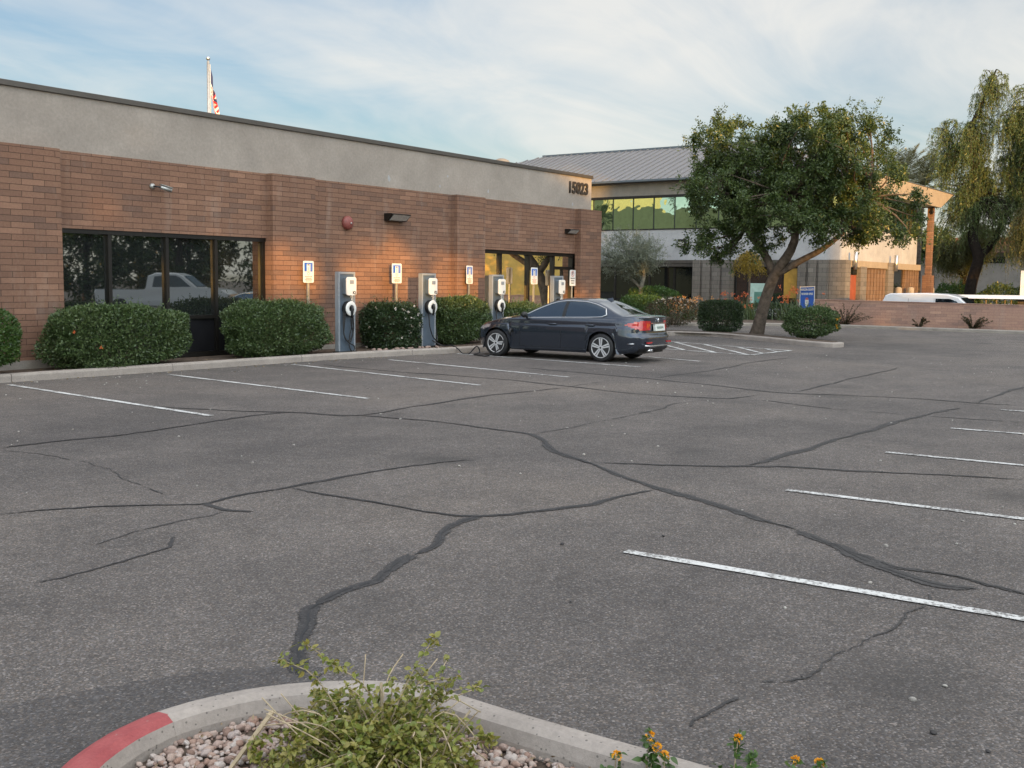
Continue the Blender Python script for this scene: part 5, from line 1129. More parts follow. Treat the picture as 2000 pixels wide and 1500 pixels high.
def sprig(label, c, s, seed):
    rng = np.random.default_rng(seed); t = thing('seedling_shrub', label, 'plant', c, 0, 'small plants at the foot of the low wall'); m = MB(); Vs = []; Fs = []; o = 0
    for k in range(int(14 * s) + 5):
        a = rng.uniform(0, 6.28); el = rng.uniform(.25, 1.3); l = rng.uniform(.35, .75) * s; d = np.array([math.cos(a) * math.cos(el) * .5, math.sin(a) * math.cos(el) * 1.2, math.sin(el)]); q = np.outer(np.linspace(.05, l, 26), d); q[:, 2] += .05 * np.sin(np.linspace(0, 3, 26))
        m.tube([tuple(q[0] * .1 + np.array(c)), tuple(q[-1] + np.array(c))], [.008, .003], 4); q = np.repeat(q, 2, 0); v, f = leafquads(q, rng.normal(size=q.shape) + d, rng.uniform(.04, .08, len(q)), rng.uniform(.02, .04, len(q)), rng); Vs.append(v); Fs.append(f + o); o += len(v)
    m.build('stem', M['darkbark'], t); npmesh('foliage', np.concatenate(Vs) + np.array(c), np.concatenate(Fs), M['rust'], t)
sprig('larger dark twiggy plant at left end of the low brick wall', (41.4, 13.75, .08), 1.35, 41)
sprig('smallest dark seedling at the middle of the low brick wall', (41.4, 10.95, .08), .55, 42)
sprig('dark low spreading plant near right end of the low brick wall', (41.4, 9.1, .08), .95, 43)
sprig('dry brown sprig on kerb corner just behind the sedan', (31.0, 16.7, .08), .8, 44)

# ---------------------------------------------------------------- trees
def limb(m, a, b, r0, r1, rng, wob=.12, n=6, sag=0):
    a = np.array(a, float); b = np.array(b, float); L = np.linalg.norm(b - a); P = []; d1 = rng.normal(size=3) * wob * L; 
    for s in np.linspace(0, 1, n): P.append(a + (b - a) * s + d1 * math.sin(math.pi * s) + np.array([0, 0, sag * math.sin(math.pi * s)]))
    m.tube([tuple(p) for p in P], list(np.linspace(r0, r1, n)), 7); return P
def lobetree(name, label, base, trunk, lobes, mat, nclu, nleaf, leaf, seed, bark='bark', group=None, forks=(), spread=.34, droop=0, tuft=.0):
    rng = np.random.default_rng(seed); t = thing(name, label, 'tree', base, 0, group); m = MB()
    for P, rs in trunk: m.tube([(v.x, v.y, v.z) for v in smooth_path(P, .25)], list(np.interp(np.linspace(0, 1, len(smooth_path(P, .25))), np.linspace(0, 1, len(rs)), rs)), 12)
    vol = np.array([l[3] * l[4] * l[5] for l in lobes]); cnt = rng.choice(len(lobes), nclu, p=vol**.8 / (vol**.8).sum()); C = []
    for k in cnt:
        l = lobes[k]; d = unit(rng.normal(size=3)); r = rng.uniform(.25, 1.0) ** .45; C.append(np.array(l[:3]) + d * r * np.array(l[3:6]))
    C = np.array(C); ends = [np.array(f) for f in forks]
    for c in C[:: max(1, nclu // 120)]:
        e = min(ends, key=lambda q: np.linalg.norm(q - c)); limb(m, e, c, .045 * min(1, np.linalg.norm(c - e) / 2) + .008, .006, rng, .10, 5)
    m.build('trunk', M[bark], t, True)
    k = nleaf // nclu; sp = spread * rng.uniform(.6, 1.3, nclu); dirs = unit(rng.normal(size=(nclu, 3)) + np.array([0, 0, .25]))
    # leaves sit along a few twigs in each cluster
    tw = 9; td = unit(np.repeat(dirs, tw, 0) * .35 + rng.normal(size=(nclu * tw, 3))); tl = np.repeat(sp, tw) * rng.uniform(.7, 1.9, nclu * tw); per = max(1, k // tw); s = rng.uniform(.1, 1, (nclu * tw, per))
    P = np.repeat(C, tw, 0)[:, None, :] + td[:, None, :] * (tl[:, None] * s)[:, :, None] + rng.normal(size=(nclu * tw, per, 3)) * .05; P[:, :, 2] -= droop * (tl[:, None] * s) ** 2
    P = P.reshape(-1, 3); A = np.repeat(td, per, 0) * .6 + rng.normal(size=P.shape) * .7 + np.array([0, 0, -.15 - droop]); L = leaf * rng.uniform(.6, 1.3, len(P)); v, f = leafquads(P, A, L, L * .42, rng); npmesh('crown', v, f, M[mat], t); return t
# the leaning tree on the island
X0 = 32.0
LT = [(X0, 14.7, 5.9, 1.7, 1.0, 1.05), (X0 - .3, 14.3, 6.5, .7, .45, .5), (X0, 15.0, 4.6, 1.6, .8, 1.1), (X0 - .2, 13.6, 5.0, 2.4, 1.5, 1.3), (X0, 11.9, 5.7, 2.3, 1.55, 1.35), (X0 + .2, 10.6, 5.4, 2.0, 1.3, 1.35), (X0, 9.6, 4.2, 1.7, .95, 1.0), (X0 - .2, 12.2, 4.1, 2.7, 1.9, .85), (X0, 14.7, 3.5, 1.6, .9, .65), (X0, 10.6, 3.5, 1.9, 1.3, .5), (X0 + .5, 12.6, 5.4, 2.2, 2.0, 1.3), (X0, 15.2, 4.0, .9, .45, .6), (X0, 14.9, 2.95, 1.3, .8, .55), (X0, 9.2, 3.4, 1.2, .7, .65), (X0, 15.3, 3.3, 1, .5, .6), (X0, 13.4, 3.15, 1.6, .9, .4), (X0, 11.0, 3.1, 1.5, 1.0, .35)]
tr = lobetree('leafy_tree', 'full green broadleaf tree with leaning forked trunk on the kerbed island', (32, 13.4, .08),
    [([(32, 13.43, 0), (32, 13.36, .3), (32, 13.15, 1.2), (32, 12.88, 1.95), (31.9, 12.35, 2.7), (31.8, 12.2, 3.3), (31.9, 12.5, 4.3)], [.25, .19, .17, .16, .13, .11, .06]),
     ([(32, 12.88, 1.92), (32.1, 12.1, 2.38), (32.1, 11.4, 2.75), (32.2, 10.7, 3.4), (32.1, 10.2, 4.2)], [.125, .10, .085, .065, .04]),
     ([(32, 12.9, 1.95), (32.1, 13.3, 2.6), (32, 13.9, 3.4), (32, 14.5, 4.5)], [.13, .11, .08, .035])],
    LT, 'tree', 330, 135000, .095, 51, 'bark', None, [(31.9, 12.5, 4.3), (32.1, 10.2, 4.2), (32, 14.5, 4.5), (31.8, 12.2, 3.3), (32.2, 10.7, 3.4), (32, 13.9, 3.4)], .33)
# palo verde: feathery grey-green dome of fine twigs
def feather(label, base, seed):
    rng = np.random.default_rng(seed); t = thing('palo_verde_tree', label, 'tree', base); b = np.array(base); m = MB()
    f0 = b + np.array([0, -.25, 1.9]); m.tube([tuple(b), tuple(b + [0, -.02, .7]), tuple(b + [0, -.1, 1.35]), tuple(f0)], [.13, .115, .10, .09], 9); f1 = f0 + np.array([0, .9, .55]); m.tube([tuple(b + [0, -.08, 1.3]), tuple(b + [0, .25, 1.6]), tuple(b + [0, .75, 2.0]), tuple(f1)], [.07, .065, .055, .04], 8)
    m.tube([tuple(f0), tuple(f0 + [0, .1, .5]), tuple(f0 + [0, .3, 1.0])], [.07, .05, .03], 8)
    src = [f0 + np.array([0, .1, .3]), f1, f0 + np.array([0, .25, .8])]; Vs = []; Fs = []; o = 0; cen = b + np.array([0, .55, 2.55]); rad = np.array([1.35, 1.75, 1.35]); tw = MB()
    for k in range(210):
        s0 = src[rng.integers(3)]; d = unit(rng.normal(size=3)); d[2] = d[2] * .8 + .25; e = cen + d * rad * rng.uniform(.65, 1.0); P = limb(m if k < 30 else tw, s0, e, .018, .004, rng, .12, 5)
        for j in range(6):
            p = P[rng.integers(2, 5)]; q = p + unit(d + rng.normal(size=3) * .7 + np.array([0, 0, .3])) * rng.uniform(.25, .6); tw.tube([tuple(p), tuple((p + q) / 2 + rng.normal(size=3) * .03), tuple(q)], [.006, .004, .002], 4)
            pts = p + (q - p) * rng.uniform(0, 1.05, (16, 1)) + rng.normal(size=(16, 3)) * .03; v, f = leafquads(pts, rng.normal(size=(16, 3)) + np.array([0, 0, .4]), rng.uniform(.05, .11, 16), np.full(16, .020), rng); Vs.append(v); Fs.append(f + o); o += len(v)
    m.build('trunk', M['greybark'], t, True); tw.build('twigs', M['verde'], t); npmesh('crown', np.concatenate(Vs), np.concatenate(Fs), M['verde'], t); return t
feather('small feathery grey-green tree with bent trunk at the brick building corner', (44.4, 24.5, .08), 61)
# weeping tree on the right
def weeping(name, label, base, trunk, lobes, mat, nstr, seed, bark, leafl=.11, slen=(.7, 2.2), group=None, per=34):
    rng = np.random.default_rng(seed); t = thing(name, label, 'tree', base, 0, group); m = MB(); ends = []
    for P, rs in trunk:
        Q = smooth_path(P, .3); m.tube([(v.x, v.y, v.z) for v in Q], list(np.interp(np.linspace(0, 1, len(Q)), np.linspace(0, 1, len(rs)), rs)), 10); ends += [np.array(q) for q in Q[len(Q) // 2:]]
    vol = np.array([l[3] * l[4] * l[5] for l in lobes]); tops = []
    for k in range(nstr // 9):
        l = lobes[rng.choice(len(lobes), p=vol / vol.sum())]; d = unit(rng.normal(size=3) + np.array([0, 0, .5])); c = np.array(l[:3]) + d * rng.uniform(.4, 1) * np.array(l[3:6]); e = min(ends, key=lambda q: np.linalg.norm(q - c) + rng.uniform(0, .8)); P = limb(m, e, c, .030, .006, rng, .10, 6, .25); tops += P[2:]
    tops = np.array(tops); Vs = []; tw = MB(); I = rng.integers(len(tops), size=nstr); dirs = unit(rng.normal(size=(nstr, 3)) * np.array([1, 1, .25])); L = rng.uniform(*slen, nstr) * rng.uniform(.5, 1, nstr)
    s = np.linspace(.03, 1, per)[None, :]; out = (1 - np.exp(-3.2 * s)) * .42; ln = L[:, None]
    hor = np.minimum(ln, .9) * out; ver = .10 * np.sin(np.minimum(s * 6, math.pi)) * np.minimum(ln, 1) - ln * np.maximum(0, s - .10) ** 1.15
    P = tops[I][:, None, :] + dirs[:, None, :] * np.array([1, 1, 0]) * hor[:, :, None]; P[:, :, 2] += ver; sw = rng.normal(size=(nstr, 1, 3)) * np.array([.12, .12, 0]) * s[:, :, None]; P = P + sw
    for i in range(0, nstr, 2): tw.tube([tuple(P[i, j]) for j in range(0, per, 6)], .004, 3, cap=False)
    Q = P.reshape(-1, 3) + rng.normal(size=(nstr * per, 3)) * .02; A = rng.normal(size=Q.shape) * .55 + np.array([0, 0, -.9]); l = leafl * rng.uniform(.6, 1.4, len(Q)); v, f = leafquads(Q, A, l, l * .20, rng); low = v[:, 2].reshape(-1, 4).min(1) > .9
    npmesh('crown', v, f[low], M[mat], t); tw.build('twigs', M['stem'] if False else M['bark'], t); m.build('trunk', M[bark], t, True); return t
def far(k, P): return tuple(v * k for v in P[:2]) + (EYE + (P[2] - EYE) * k,)
def fart(k, T): return [([far(k, q) for q in P], [r * k for r in rs]) for P, rs in T]
def farl(k, L): return [far(k, l[:3]) + tuple(r * k for r in l[3:]) for l in L]
WX = 54.0
weeping('weeping_tree', 'tall weeping tree with dark crooked trunk and drooping golden-green strands', far(1.22, (WX, 12.15, -.75)),
    fart(1.22, [([(WX, 12.3, -.8), (WX, 12.15, .6), (WX, 11.95, 2.0), (WX, 11.75, 3.0), (WX, 12.05, 3.9), (WX, 11.95, 4.9), (WX, 11.75, 5.7), (WX, 12.1, 7.0), (WX - .2, 12.4, 8.6), (WX, 11.9, 10.2), (WX, 11.4, 11.6)], [.34, .29, .26, .25, .21, .18, .16, .14, .11, .07, .03]),
     ([(WX, 11.75, 2.95), (WX + .3, 11.1, 3.9), (WX + .4, 10.7, 5.4), (WX + .3, 10.4, 7.2), (WX, 10.0, 9.3), (WX, 9.6, 11.0)], [.17, .15, .13, .11, .08, .03]),
     ([(WX, 12.0, 7.0), (WX, 12.9, 8.0), (WX, 13.5, 9.0)], [.08, .06, .02]), ([(WX + .2, 10.5, 6.6), (WX + .4, 9.2, 8.2), (WX, 8.2, 9.4)], [.09, .06, .03])]),
    farl(1.22, [(WX, 11.6, 10.4, 1.0, 1.2, 1.1), (WX, 12.8, 8.3, 1.6, 1.6, 1.2), (WX, 10.4, 8.6, 1.8, 1.8, 1.4), (WX, 8.6, 8.0, 1.8, 1.7, 1.6), (WX, 12.7, 5.6, 1.4, 1.2, 1.1), (WX, 9.2, 5.4, 1.8, 1.6, 1.4), (WX + .6, 11.0, 6.4, 1.6, 1.8, 1.3), (WX, 13.3, 7.0, 1.3, 1.1, .9), (WX, 7.4, 6.0, 1.6, 1.2, 1.6), (WX, 8.4, 4.4, 1.5, 1.3, 1.2), (WX, 12.6, 4.6, 1.3, 1.1, .9), (WX, 9.6, 3.6, 1.5, 1.2, .8), (WX, 9.2, 9.6, 1.3, 1.1, .9), (WX, 7.6, 7.8, 1.4, 1.2, 1.2)]), 'willow', 7200, 71, 'darkbark', .14, (.9, 2.7))
weeping('weeping_tree', 'lower darker weeping tree filling the space left of the crooked trunk', far(1.17, (60, 13.9, -.9)),
    fart(1.17, [([(60, 13.9, -.9), (60, 13.8, 1.2), (60, 13.6, 2.6), (60, 13.2, 4.0)], [.2, .17, .12, .04]), ([(60, 13.7, 2.0), (60, 14.4, 3.0), (60, 14.9, 3.8)], [.1, .07, .03])]),
    farl(1.17, [(60, 13.8, 3.4, 1.3, 1.2, .8), (60, 13.0, 4.2, 1.3, 1.0, .9), (60, 14.6, 3.2, 1.0, .7, .6)]), 'willow_dark', 2000, 72, 'darkbark', .14, (.8, 2.1), None, 30)
weeping('weeping_tree', 'dense weeping tree with long strands at the right edge of the photo', far(1.1, (57, 8.6, -.85)),
    fart(1.1, [([(57, 8.6, -.9), (57, 8.5, 2.0), (57, 8.8, 4.0), (57, 9.2, 6.0)], [.24, .2, .15, .05]), ([(57, 8.5, 2.4), (57.3, 9.5, 4), (57, 10.2, 5.2)], [.12, .09, .03])]),
    farl(1.1, [(57, 9.2, 5.6, 1.6, 1.5, 1.0), (57, 10.3, 4.6, 1.2, 1.0, .8), (57, 8.3, 4.6, 1.6, 1.3, 1.2)]), 'willow_dark', 2600, 73, 'darkbark', .12, (1.2, 3.6), None, 44)
# palms behind the canopy
def palm(label, base, h, seed, n=38, fl=2.6):
    rng = np.random.default_rng(seed); t = thing('palm_tree', label, 'palm', base, 0, 'palms behind the office building'); b = np.array(base); m = MB(); m.tube([tuple(b), tuple(b + [0, .1, h * .5]), tuple(b + [0, 0, h])], [.28, .24, .22], 10); m.build('trunk', M['bark'], t, True); top = b + np.array([0, 0, h]); Vs = []; Fs = []; o = 0; ms = MB()
    for k in range(n):
        a = rng.uniform(0, 6.28); el = rng.uniform(-.35, 1.45) if k > 8 else rng.uniform(1.0, 1.5); L = fl * rng.uniform(.8, 1.1); S_ = np.linspace(0, 1, 26); ca = np.array([math.cos(a), math.sin(a), 0]); r = L * S_ * math.cos(el) * (1 - .1 * S_) + .25 * L * S_**2 * max(0, math.sin(el)); z = L * S_ * math.sin(el) - .42 * L * S_**2 * (.3 + .7 * math.cos(el)); P = top + np.outer(r, ca) + np.outer(z, [0, 0, 1]); ms.tube([tuple(p) for p in P[::5]], [.022, .018, .014, .010, .006, .004][:len(P[::5])], 4)
        T = np.gradient(P, axis=0); T = unit(T); sd = unit(np.cross(T, [0, 0, 1.0]) + 1e-6)
        for sgn in (1, -1):
            for rep in (0, .5):
                Q = P[3:-1] + (P[4:] - P[3:-1]) * rep; A = sd[3:-1] * sgn * .8 + T[3:-1] * .75 + rng.normal(size=Q.shape) * .12 + np.array([0, 0, -.12]); l = .55 * np.sin(np.linspace(.35, 2.9, len(Q))) * fl / 2.6; v, f = leafquads(Q, A, l, np.full(len(Q), .035), rng); Vs.append(v); Fs.append(f + o); o += len(v)
    ms.build('frond_rib', M['greenstem'], t); npmesh('crown', np.concatenate(Vs), np.concatenate(Fs), M['palm'], t); return t
palm('feather palm whose crown rises over the tan canopy edge, nearer the leafy tree', (74, 21.4, -.5), 8.9, 81, 40, 3.4)
palm('feather palm whose crown stands over the tan canopy edge, nearer the weeping tree', (72, 19.3, -.5), 8.3, 82, 36, 3.1)
hedge('shrub', 'yellow-green shrub mass beyond the van, left of the crooked trunk', (68, 16.0, -.9), (1.4, 1.3, 1.35), 'hedge_bright', 6000, .14, 2.4, None, 91, spikes=60)
hedge('shrub', 'yellow-flecked shrub seen right of the crooked trunk over the white canopy', (69, 13.6, -.9), (1.4, 1.5, 1.3), 'willow', 6000, .14, 2.4, None, 92, spikes=60)
hedge('shrub', 'small upright shrub right of the yellow-flecked shrub', (69, 12.0, -.9), (.9, .8, 1.35), 'hedge', 4000, .13, 2.4, None, 93, spikes=40)
lobetree('broadleaf_tree', 'round dark green tree over the distant red-brown roof', (88, 22.6, -.9), [([(88, 22.6, -.9), (88, 22.5, 2.5), (88, 22.5, 4)], [.3, .25, .1])], [(88, 22.4, 4.6, 2, 1.5, 1.6)], 'tree', 60, 7000, .24, 94, 'bark', None, [(88, 22.5, 4)], .6)
for i, (x, y, r, h) in enumerate([(98, 4, 5, 7.5), (100, 12, 5, 7), (102, 19, 4, 6.0), (84, 3, 4, 6.5)]):
    lobetree('broadleaf_tree', ['large dark tree far behind, at right of the distant roof', 'dark tree far behind the weeping trees, over the distant roof', 'dark tree peeping over the middle of the distant roof', 'dark tree far right, nearest behind the weeping trees'][i], (x, y, -.9), [([(x, y, -.9), (x, y, h * .4), (x, y, h * .6)], [.3, .25, .1])], [(x, y, h * .66, r * .8, r * .8, h * .34)], 'tree', 70, 7000, .3, 95 + i, 'bark', 'trees far behind', [(x, y, h * .6)], .9)
# ---------------------------------------------------------------- unseen trees added behind the camera to shade the lot and shape sun patches
def shade(q, s, z0, z1, rq, seed, label, n=20000, mat='tree', leaf=.26, ncl=190, rs=2.2):
    x, y = back(s, q); zc = (z0 + z1) / 2
    return lobetree('sun_block_tree', label, (x, y, 0), [([(x, y, 0), (x + .2, y, z0 * .5), (x, y, zc)], [.3, .24, .1])], [(x, y, zc, rq, rs, (z1 - z0) / 2), (x, y, z0 + .55, rq * .95, rs, .55)], mat, ncl, n, leaf, seed, 'bark', 'unseen trees added to block the sun', [(x, y, zc), (x, y, z0 * .9)], .42)
SH = [(-12, -33, 5.4, 11.0, 4.2), (-6.5, -32, 5.4, 11.5, 3.8), (-2.2, -33, 5.5, 10.6, 3.2), (2.6, -31, 6.75, 11.2, 3.4), (7.2, -33, 7.0, 9.8, 3.2), (11.2, -32, 6.3, 8.8, 3.2), (15.4, -33, 6.6, 10.6, 2.6), (22.4, -33, 5.6, 14.2, 2.8)]
SH += [(17.2, -35, 13.3, 18.5, 3.2), (-9, -36.5, 6.9, 12, 3.2), (-4, -37, 7.0, 11.8, 3.0), (.8, -36, 7.2, 11.5, 2.8), (5.2, -37, 7.6, 11.4, 2.8), (9.3, -36, 7.2, 9.0, 2.6)]  # first one is a high crown added to shade the far roof hip
for i, (q, s, a, b, r) in enumerate(SH):
    shade(q, s, a, b, r, 200 + i, 'leafy tree in an out-of-view row added to block the low sun')
yl = 'golden tree mirrored in the window behind the chargers'
for i, (x, y, h) in enumerate([(61, -1.5, 6.0), (60, -15.5, 7.5)]):
    lobetree('golden_tree', yl, (x, y, -.6), [([(x, y, -.6), (x, y, h * .5), (x, y, h * .7)], [.07, .06, .04])], [(x, y, h * .62, 2.4, 2.6, h * .30)], 'yellow', 60, 9000, .22, 300 + i, 'darkbark', 'golden trees to the right', [(x, y, h * .7)], .7)
for i, (x, y) in enumerate([(-6, 52), (-12, 66)]): palm(['feather palm mirrored in the green upper windows, taller one', 'feather palm mirrored in the green upper windows, shorter one'][i], (x, y, 0), 10.5 - 2 * i, 400 + i, 30)
bl = 'dark green tree mirrored in the wide window'
for i, (x, y, h) in enumerate([(36, -33, 8), (41, -29, 7), (46, -26, 8.5), (51, -22, 7.5), (50, -30, 8), (39, -38, 10), (48, -33, 10)]):
    lobetree('backdrop_tree', bl, (x, y, 0), [([(x, y, 0), (x, y, h * .4), (x, y, h * .6)], [.28, .2, .08])], [(x, y, h * .5, 3.2, 3.2, h * .5)], 'tree', 60, 7000, .34, 700 + i, 'bark', 'dark trees across the lot', [(x, y, h * .6)], 1.1)
# hanging gold strands under the tree: sunlight put into the yellow leaf colour
weeping('weeping_shrub', 'bright yellow drooping foliage behind the fork of the leaning tree', (46.2, 19.9, .08),
    [([(46.2, 19.9, .08), (46.2, 19.8, 1.6), (46.2, 19.9, 2.6)], [.08, .06, .03])], [(46.2, 19.95, 2.75, .5, .65, .35)], 'yellow', 260, 501, 'bark', .10, (.4, 1.1), None, 26)

# ---------------------------------------------------------------- foreground island: gravel, dry stick, lantana
def ico():
    bm = bmesh.new(); bmesh.ops.create_icosphere(bm, subdivisions=2, radius=1); V = np.array([v.co[:] for v in bm.verts]); F = np.array([[v.index for v in f.verts] for f in bm.faces]); bm.free(); return V, F
IV, IF = ico()
def stones(name, P, size, mat, seed, flat=.62, parent=None):
    rng = np.random.default_rng(seed); Vs = []; Fs = []; o = 0
    for p in P:
        s = size * (.42 + 1.1 * rng.uniform() ** 1.6); sc = np.array([1, rng.uniform(.65, 1), rng.uniform(flat * .8, flat * 1.2)]) * s; v = IV.copy(); d = unit(rng.normal(size=(9, 3)))
        for k in range(9):      # chipped facets
            h = v @ d[k]; lim = rng.uniform(.62, .9); v = v - np.outer(np.maximum(h - lim, 0), d[k])
        Q = Matrix.Rotation(rng.uniform(0, 6.28), 3, 'Z') @ Matrix.Rotation(rng.uniform(-.5, .5), 3, 'X'); v = (v * sc) @ np.array(Q).T + np.array(p); Vs.append(v); Fs.append(IF + o); o += len(v)
    return npmesh(name, np.concatenate(Vs), np.concatenate(Fs), M[mat], parent, True)
rng = np.random.default_rng(77); P = []
inner = [(1.55, 2.0), (1.75, 2.75), (1.95, 2.94), (2.25, 3.04), (2.58, 2.96), (2.82, 2.74), (2.92, 2.4), (2.925, 1.6), (2.93, .8), (1.9, .8)]
def inside(x, y, poly):
    c = False; j = len(poly) - 1
    for i in range(len(poly)):
        if (poly[i][1] > y) != (poly[j][1] > y) and x < (poly[j][0] - poly[i][0]) * (y - poly[i][1]) / (poly[j][1] - poly[i][1]) + poly[i][0]: c = not c
        j = i
    return c
while len(P) < 6200:
    x, y = rng.uniform(1.5, 2.95), rng.uniform(.8, 3.06)
    if inside(x, y, inner): P.append((x, y, .040 + rng.uniform(0, .014)))
g = stones('gravel', P, .0165, 'stone', 78); g['kind'] = 'stuff'
P = []
for k in range(420):
    u = rng.uniform(0, 1)
    if u < .35: x = rng.uniform(6, 19); y = 15.75 - rng.exponential(.35)
    else: x = rng.uniform(3.5, 26); y = rng.uniform(1, 15)
    P.append((x, y, .004))
g = stones('loose_gravel', P, .012, 'pebble', 79); g['kind'] = 'stuff'
P = [(3.9 + .4, 1.55, .006), (4.3, 1.2, .006), (4.05, .95, .006), (4.0, .75, .006), (5.6, 3.6, .006), (8.6, 2.2, .006), (9.6, 2.8, .006), (6.2, 3.2, .006), (4.6, 2.9, .006), (11.9, 11.2, .006), (12.6, 11.9, .006)]
for k, q in enumerate(P):
    g = stones('tar_crumb', [(0, 0, 0)], .012, 'rock', 800 + k, .45); g.location = q; g.data.materials.clear(); g.data.materials.append(M['tarlump']); tag(g, 'small black crumb of tar lying loose on the asphalt', 'crumb', 'loose crumbs of tar')
rng = np.random.default_rng(97); n = 900; x = rng.uniform(4, 30, n); y = np.where(rng.uniform(size=n) < .55, 15.95 - rng.exponential(.16, n), 16.05 + rng.uniform(0, .5, n)); kf = np.interp(x, [4, 8.8, 15.6, 19, 26, 30], [.3, .1, -.1, -.6, -.5, -.3]); y = y + kf
C = np.stack([x, y, np.where(y > 15.98 + kf, .108, .006)], 1); keep = (np.abs(y - (15.98 + kf)) > .0); A = rng.normal(size=C.shape) * np.array([1, 1, .12]); v, f = leafquads(C, A, rng.uniform(.02, .05, n), rng.uniform(.012, .024, n), rng, .1); o = npmesh('leaf_litter', v, f, M['litter']); o['kind'] = 'stuff'
n = 260; P2 = np.stack([rng.uniform(1.6, 2.92, n), rng.uniform(1.0, 3.0, n), np.full(n, .072)], 1); P2 = np.array([q for q in P2 if inside(q[0], q[1], inner)]); v, f = leafquads(P2, rng.normal(size=P2.shape) * np.array([1, 1, .2]), rng.uniform(.01, .028, len(P2)), rng.uniform(.005, .011, len(P2)), rng, .1); o = npmesh('leaf_litter', v, f, M['litter']); o['kind'] = 'stuff'
rg = random.Random(6); r0 = None
for k in range(15):
    x = 17.15 + k * .135 + rg.uniform(-.05, .05); y = 15.92 + rg.uniform(-.06, .12) - (.12 if k > 8 else 0)
    if r0 is None:
        r0 = stones('landscape_rock', [(0, 0, 0)], .085, 'rock', 81); r0.location = (x, y, .13); tag(r0, 'rough pinkish rock in the row at the foot of the white-flowered bush', 'rock', 'rocks between the first two chargers')
    else:
        c = r0.copy(); COL.objects.link(c); c.location = (x, y, .12); c.rotation_euler = (rg.uniform(-.4, .4), rg.uniform(-.4, .4), rg.uniform(0, 6)); c.scale = (rg.uniform(.7, 1.5),) * 2 + (rg.uniform(.6, 1.1),)
m = MB(); m.prism([(2.10, 2.62, .075), (2.565, 2.90, .085), (2.575, 2.885, .085), (2.105, 2.61, .075)], (0, 0, .008)); tag(m.build('dry_stick', M['stem'], None, loc=(2.3, 2.75, .08)), 'flat pale dry stick lying on the gravel beside lantana', 'stick')
def lantana_leaf(rng):
    return None
def leafy_plant(name, label, base, stems, mat, seed, leafl=.035, cat='plant', group=None, flowers=(), dens=95, bare=()):
    """stems: polylines; ovate folded leaves in pairs along them"""
    rng = np.random.default_rng(seed); t = thing(name, label, cat, base, 0, group); m = MB(); Vs = []; Fs = []; o = 0
    st = np.array([0, .2, .45, .7, .9, 1.0]); wd = np.array([.06, .75, 1.0, .72, .3, .02])
    for P, r, lf in stems:
        Q = smooth_path(P, .02); n = len(Q); m.tube([(v.x, v.y, v.z) for v in Q[::2] + [Q[-1]]], list(np.linspace(r, r * .4, len(Q[::2]) + 1)), 6)
        Qa = np.array([v[:] for v in Q]); k = int(lf * dens * n * .02)
        for i in range(k):
            s = rng.uniform(.18, 1) ** .75 if lf < 3 else rng.uniform(.02, 1); p = Qa[min(n - 1, int(s * n))] + rng.normal(size=3) * .006; a = unit(rng.normal(size=3) * np.array([1, 1, .6]) + np.array([0, 0, .15])); b = unit(np.cross(a, rng.normal(size=3) * .5 + np.array([0, 0, 1.0]))); c = np.cross(a, b); L = leafl * rng.uniform(.5, 1.25); W_ = L * rng.uniform(.28, .36); cur = rng.uniform(-.1, .5); fo = rng.uniform(.1, .5); v = []
            for s_, w in zip(st, wd):
                mid = p + a * (L * (s_ + .15)) - c * (cur * L * s_ ** 2) * np.sign(c[2] + 1e-9); rip = c * rng.uniform(-.03, .03) * L; v += [mid + b * W_ * w + c * fo * W_ * w * np.sign(c[2] + 1e-9), mid + rip * .5, mid - b * W_ * w + c * fo * W_ * w * np.sign(c[2] + 1e-9) + rip]
            Vs.append(np.array(v)); f = []
            for q in range(5): f += [[3 * q, 3 * q + 1, 3 * q + 4, 3 * q + 3], [3 * q + 1, 3 * q + 2, 3 * q + 5, 3 * q + 4]]
            Fs.append(np.array(f) + o); o += 18
    for P, r in bare: m.tube([(v.x, v.y, v.z) for v in smooth_path(P, .04)], r, 6)
    m.build('stem', M['stem'], t, True); npmesh('foliage', np.concatenate(Vs), np.concatenate(Fs), M[mat], t, True)
    if len(flowers):
        C = []
        for f in flowers:
            f = np.array(f); D = unit(rng.normal(size=(46, 3)) + np.array([0, 0, .7])); C.append(np.concatenate([f + D * .0105, D], 1))
        C = np.concatenate(C); v, f = leafquads(C[:, :3], C[:, 3:] + rng.normal(size=(len(C), 3)) * .4, np.full(len(C), .009), np.full(len(C), .008), rng); npmesh('blossom', v, f, M['yellowfl'], t)
    return t
rng = np.random.default_rng(91); b0 = np.array([2.47, 2.27, .05]); stems = []
def st_(tip, b=b0, r=.0035, lf=1.0, bend=.06):
    tip = np.array(tip, float); b = np.array(b) + np.array([rng.normal() * .04, rng.normal() * .04, 0]); k = rng.normal(size=3) * bend
    stems.append(([tuple(b), tuple(b + (tip - b) * .35 + k + [0, 0, .03]), tuple(b + (tip - b) * .7 + k * .8 + [0, 0, .03]), tuple(tip)], r, lf))
for tp in [(2.62, 2.17, .50), (2.63, 2.13, .43), (2.66, 2.10, .38), (2.60, 2.20, .40), (2.57, 2.22, .36), (2.53, 2.28, .37), (2.50, 2.31, .33), (2.70, 2.05, .34), (2.44, 2.40, .34), (2.66, 2.16, .30)]: st_(tp, lf=1.5, bend=.03)
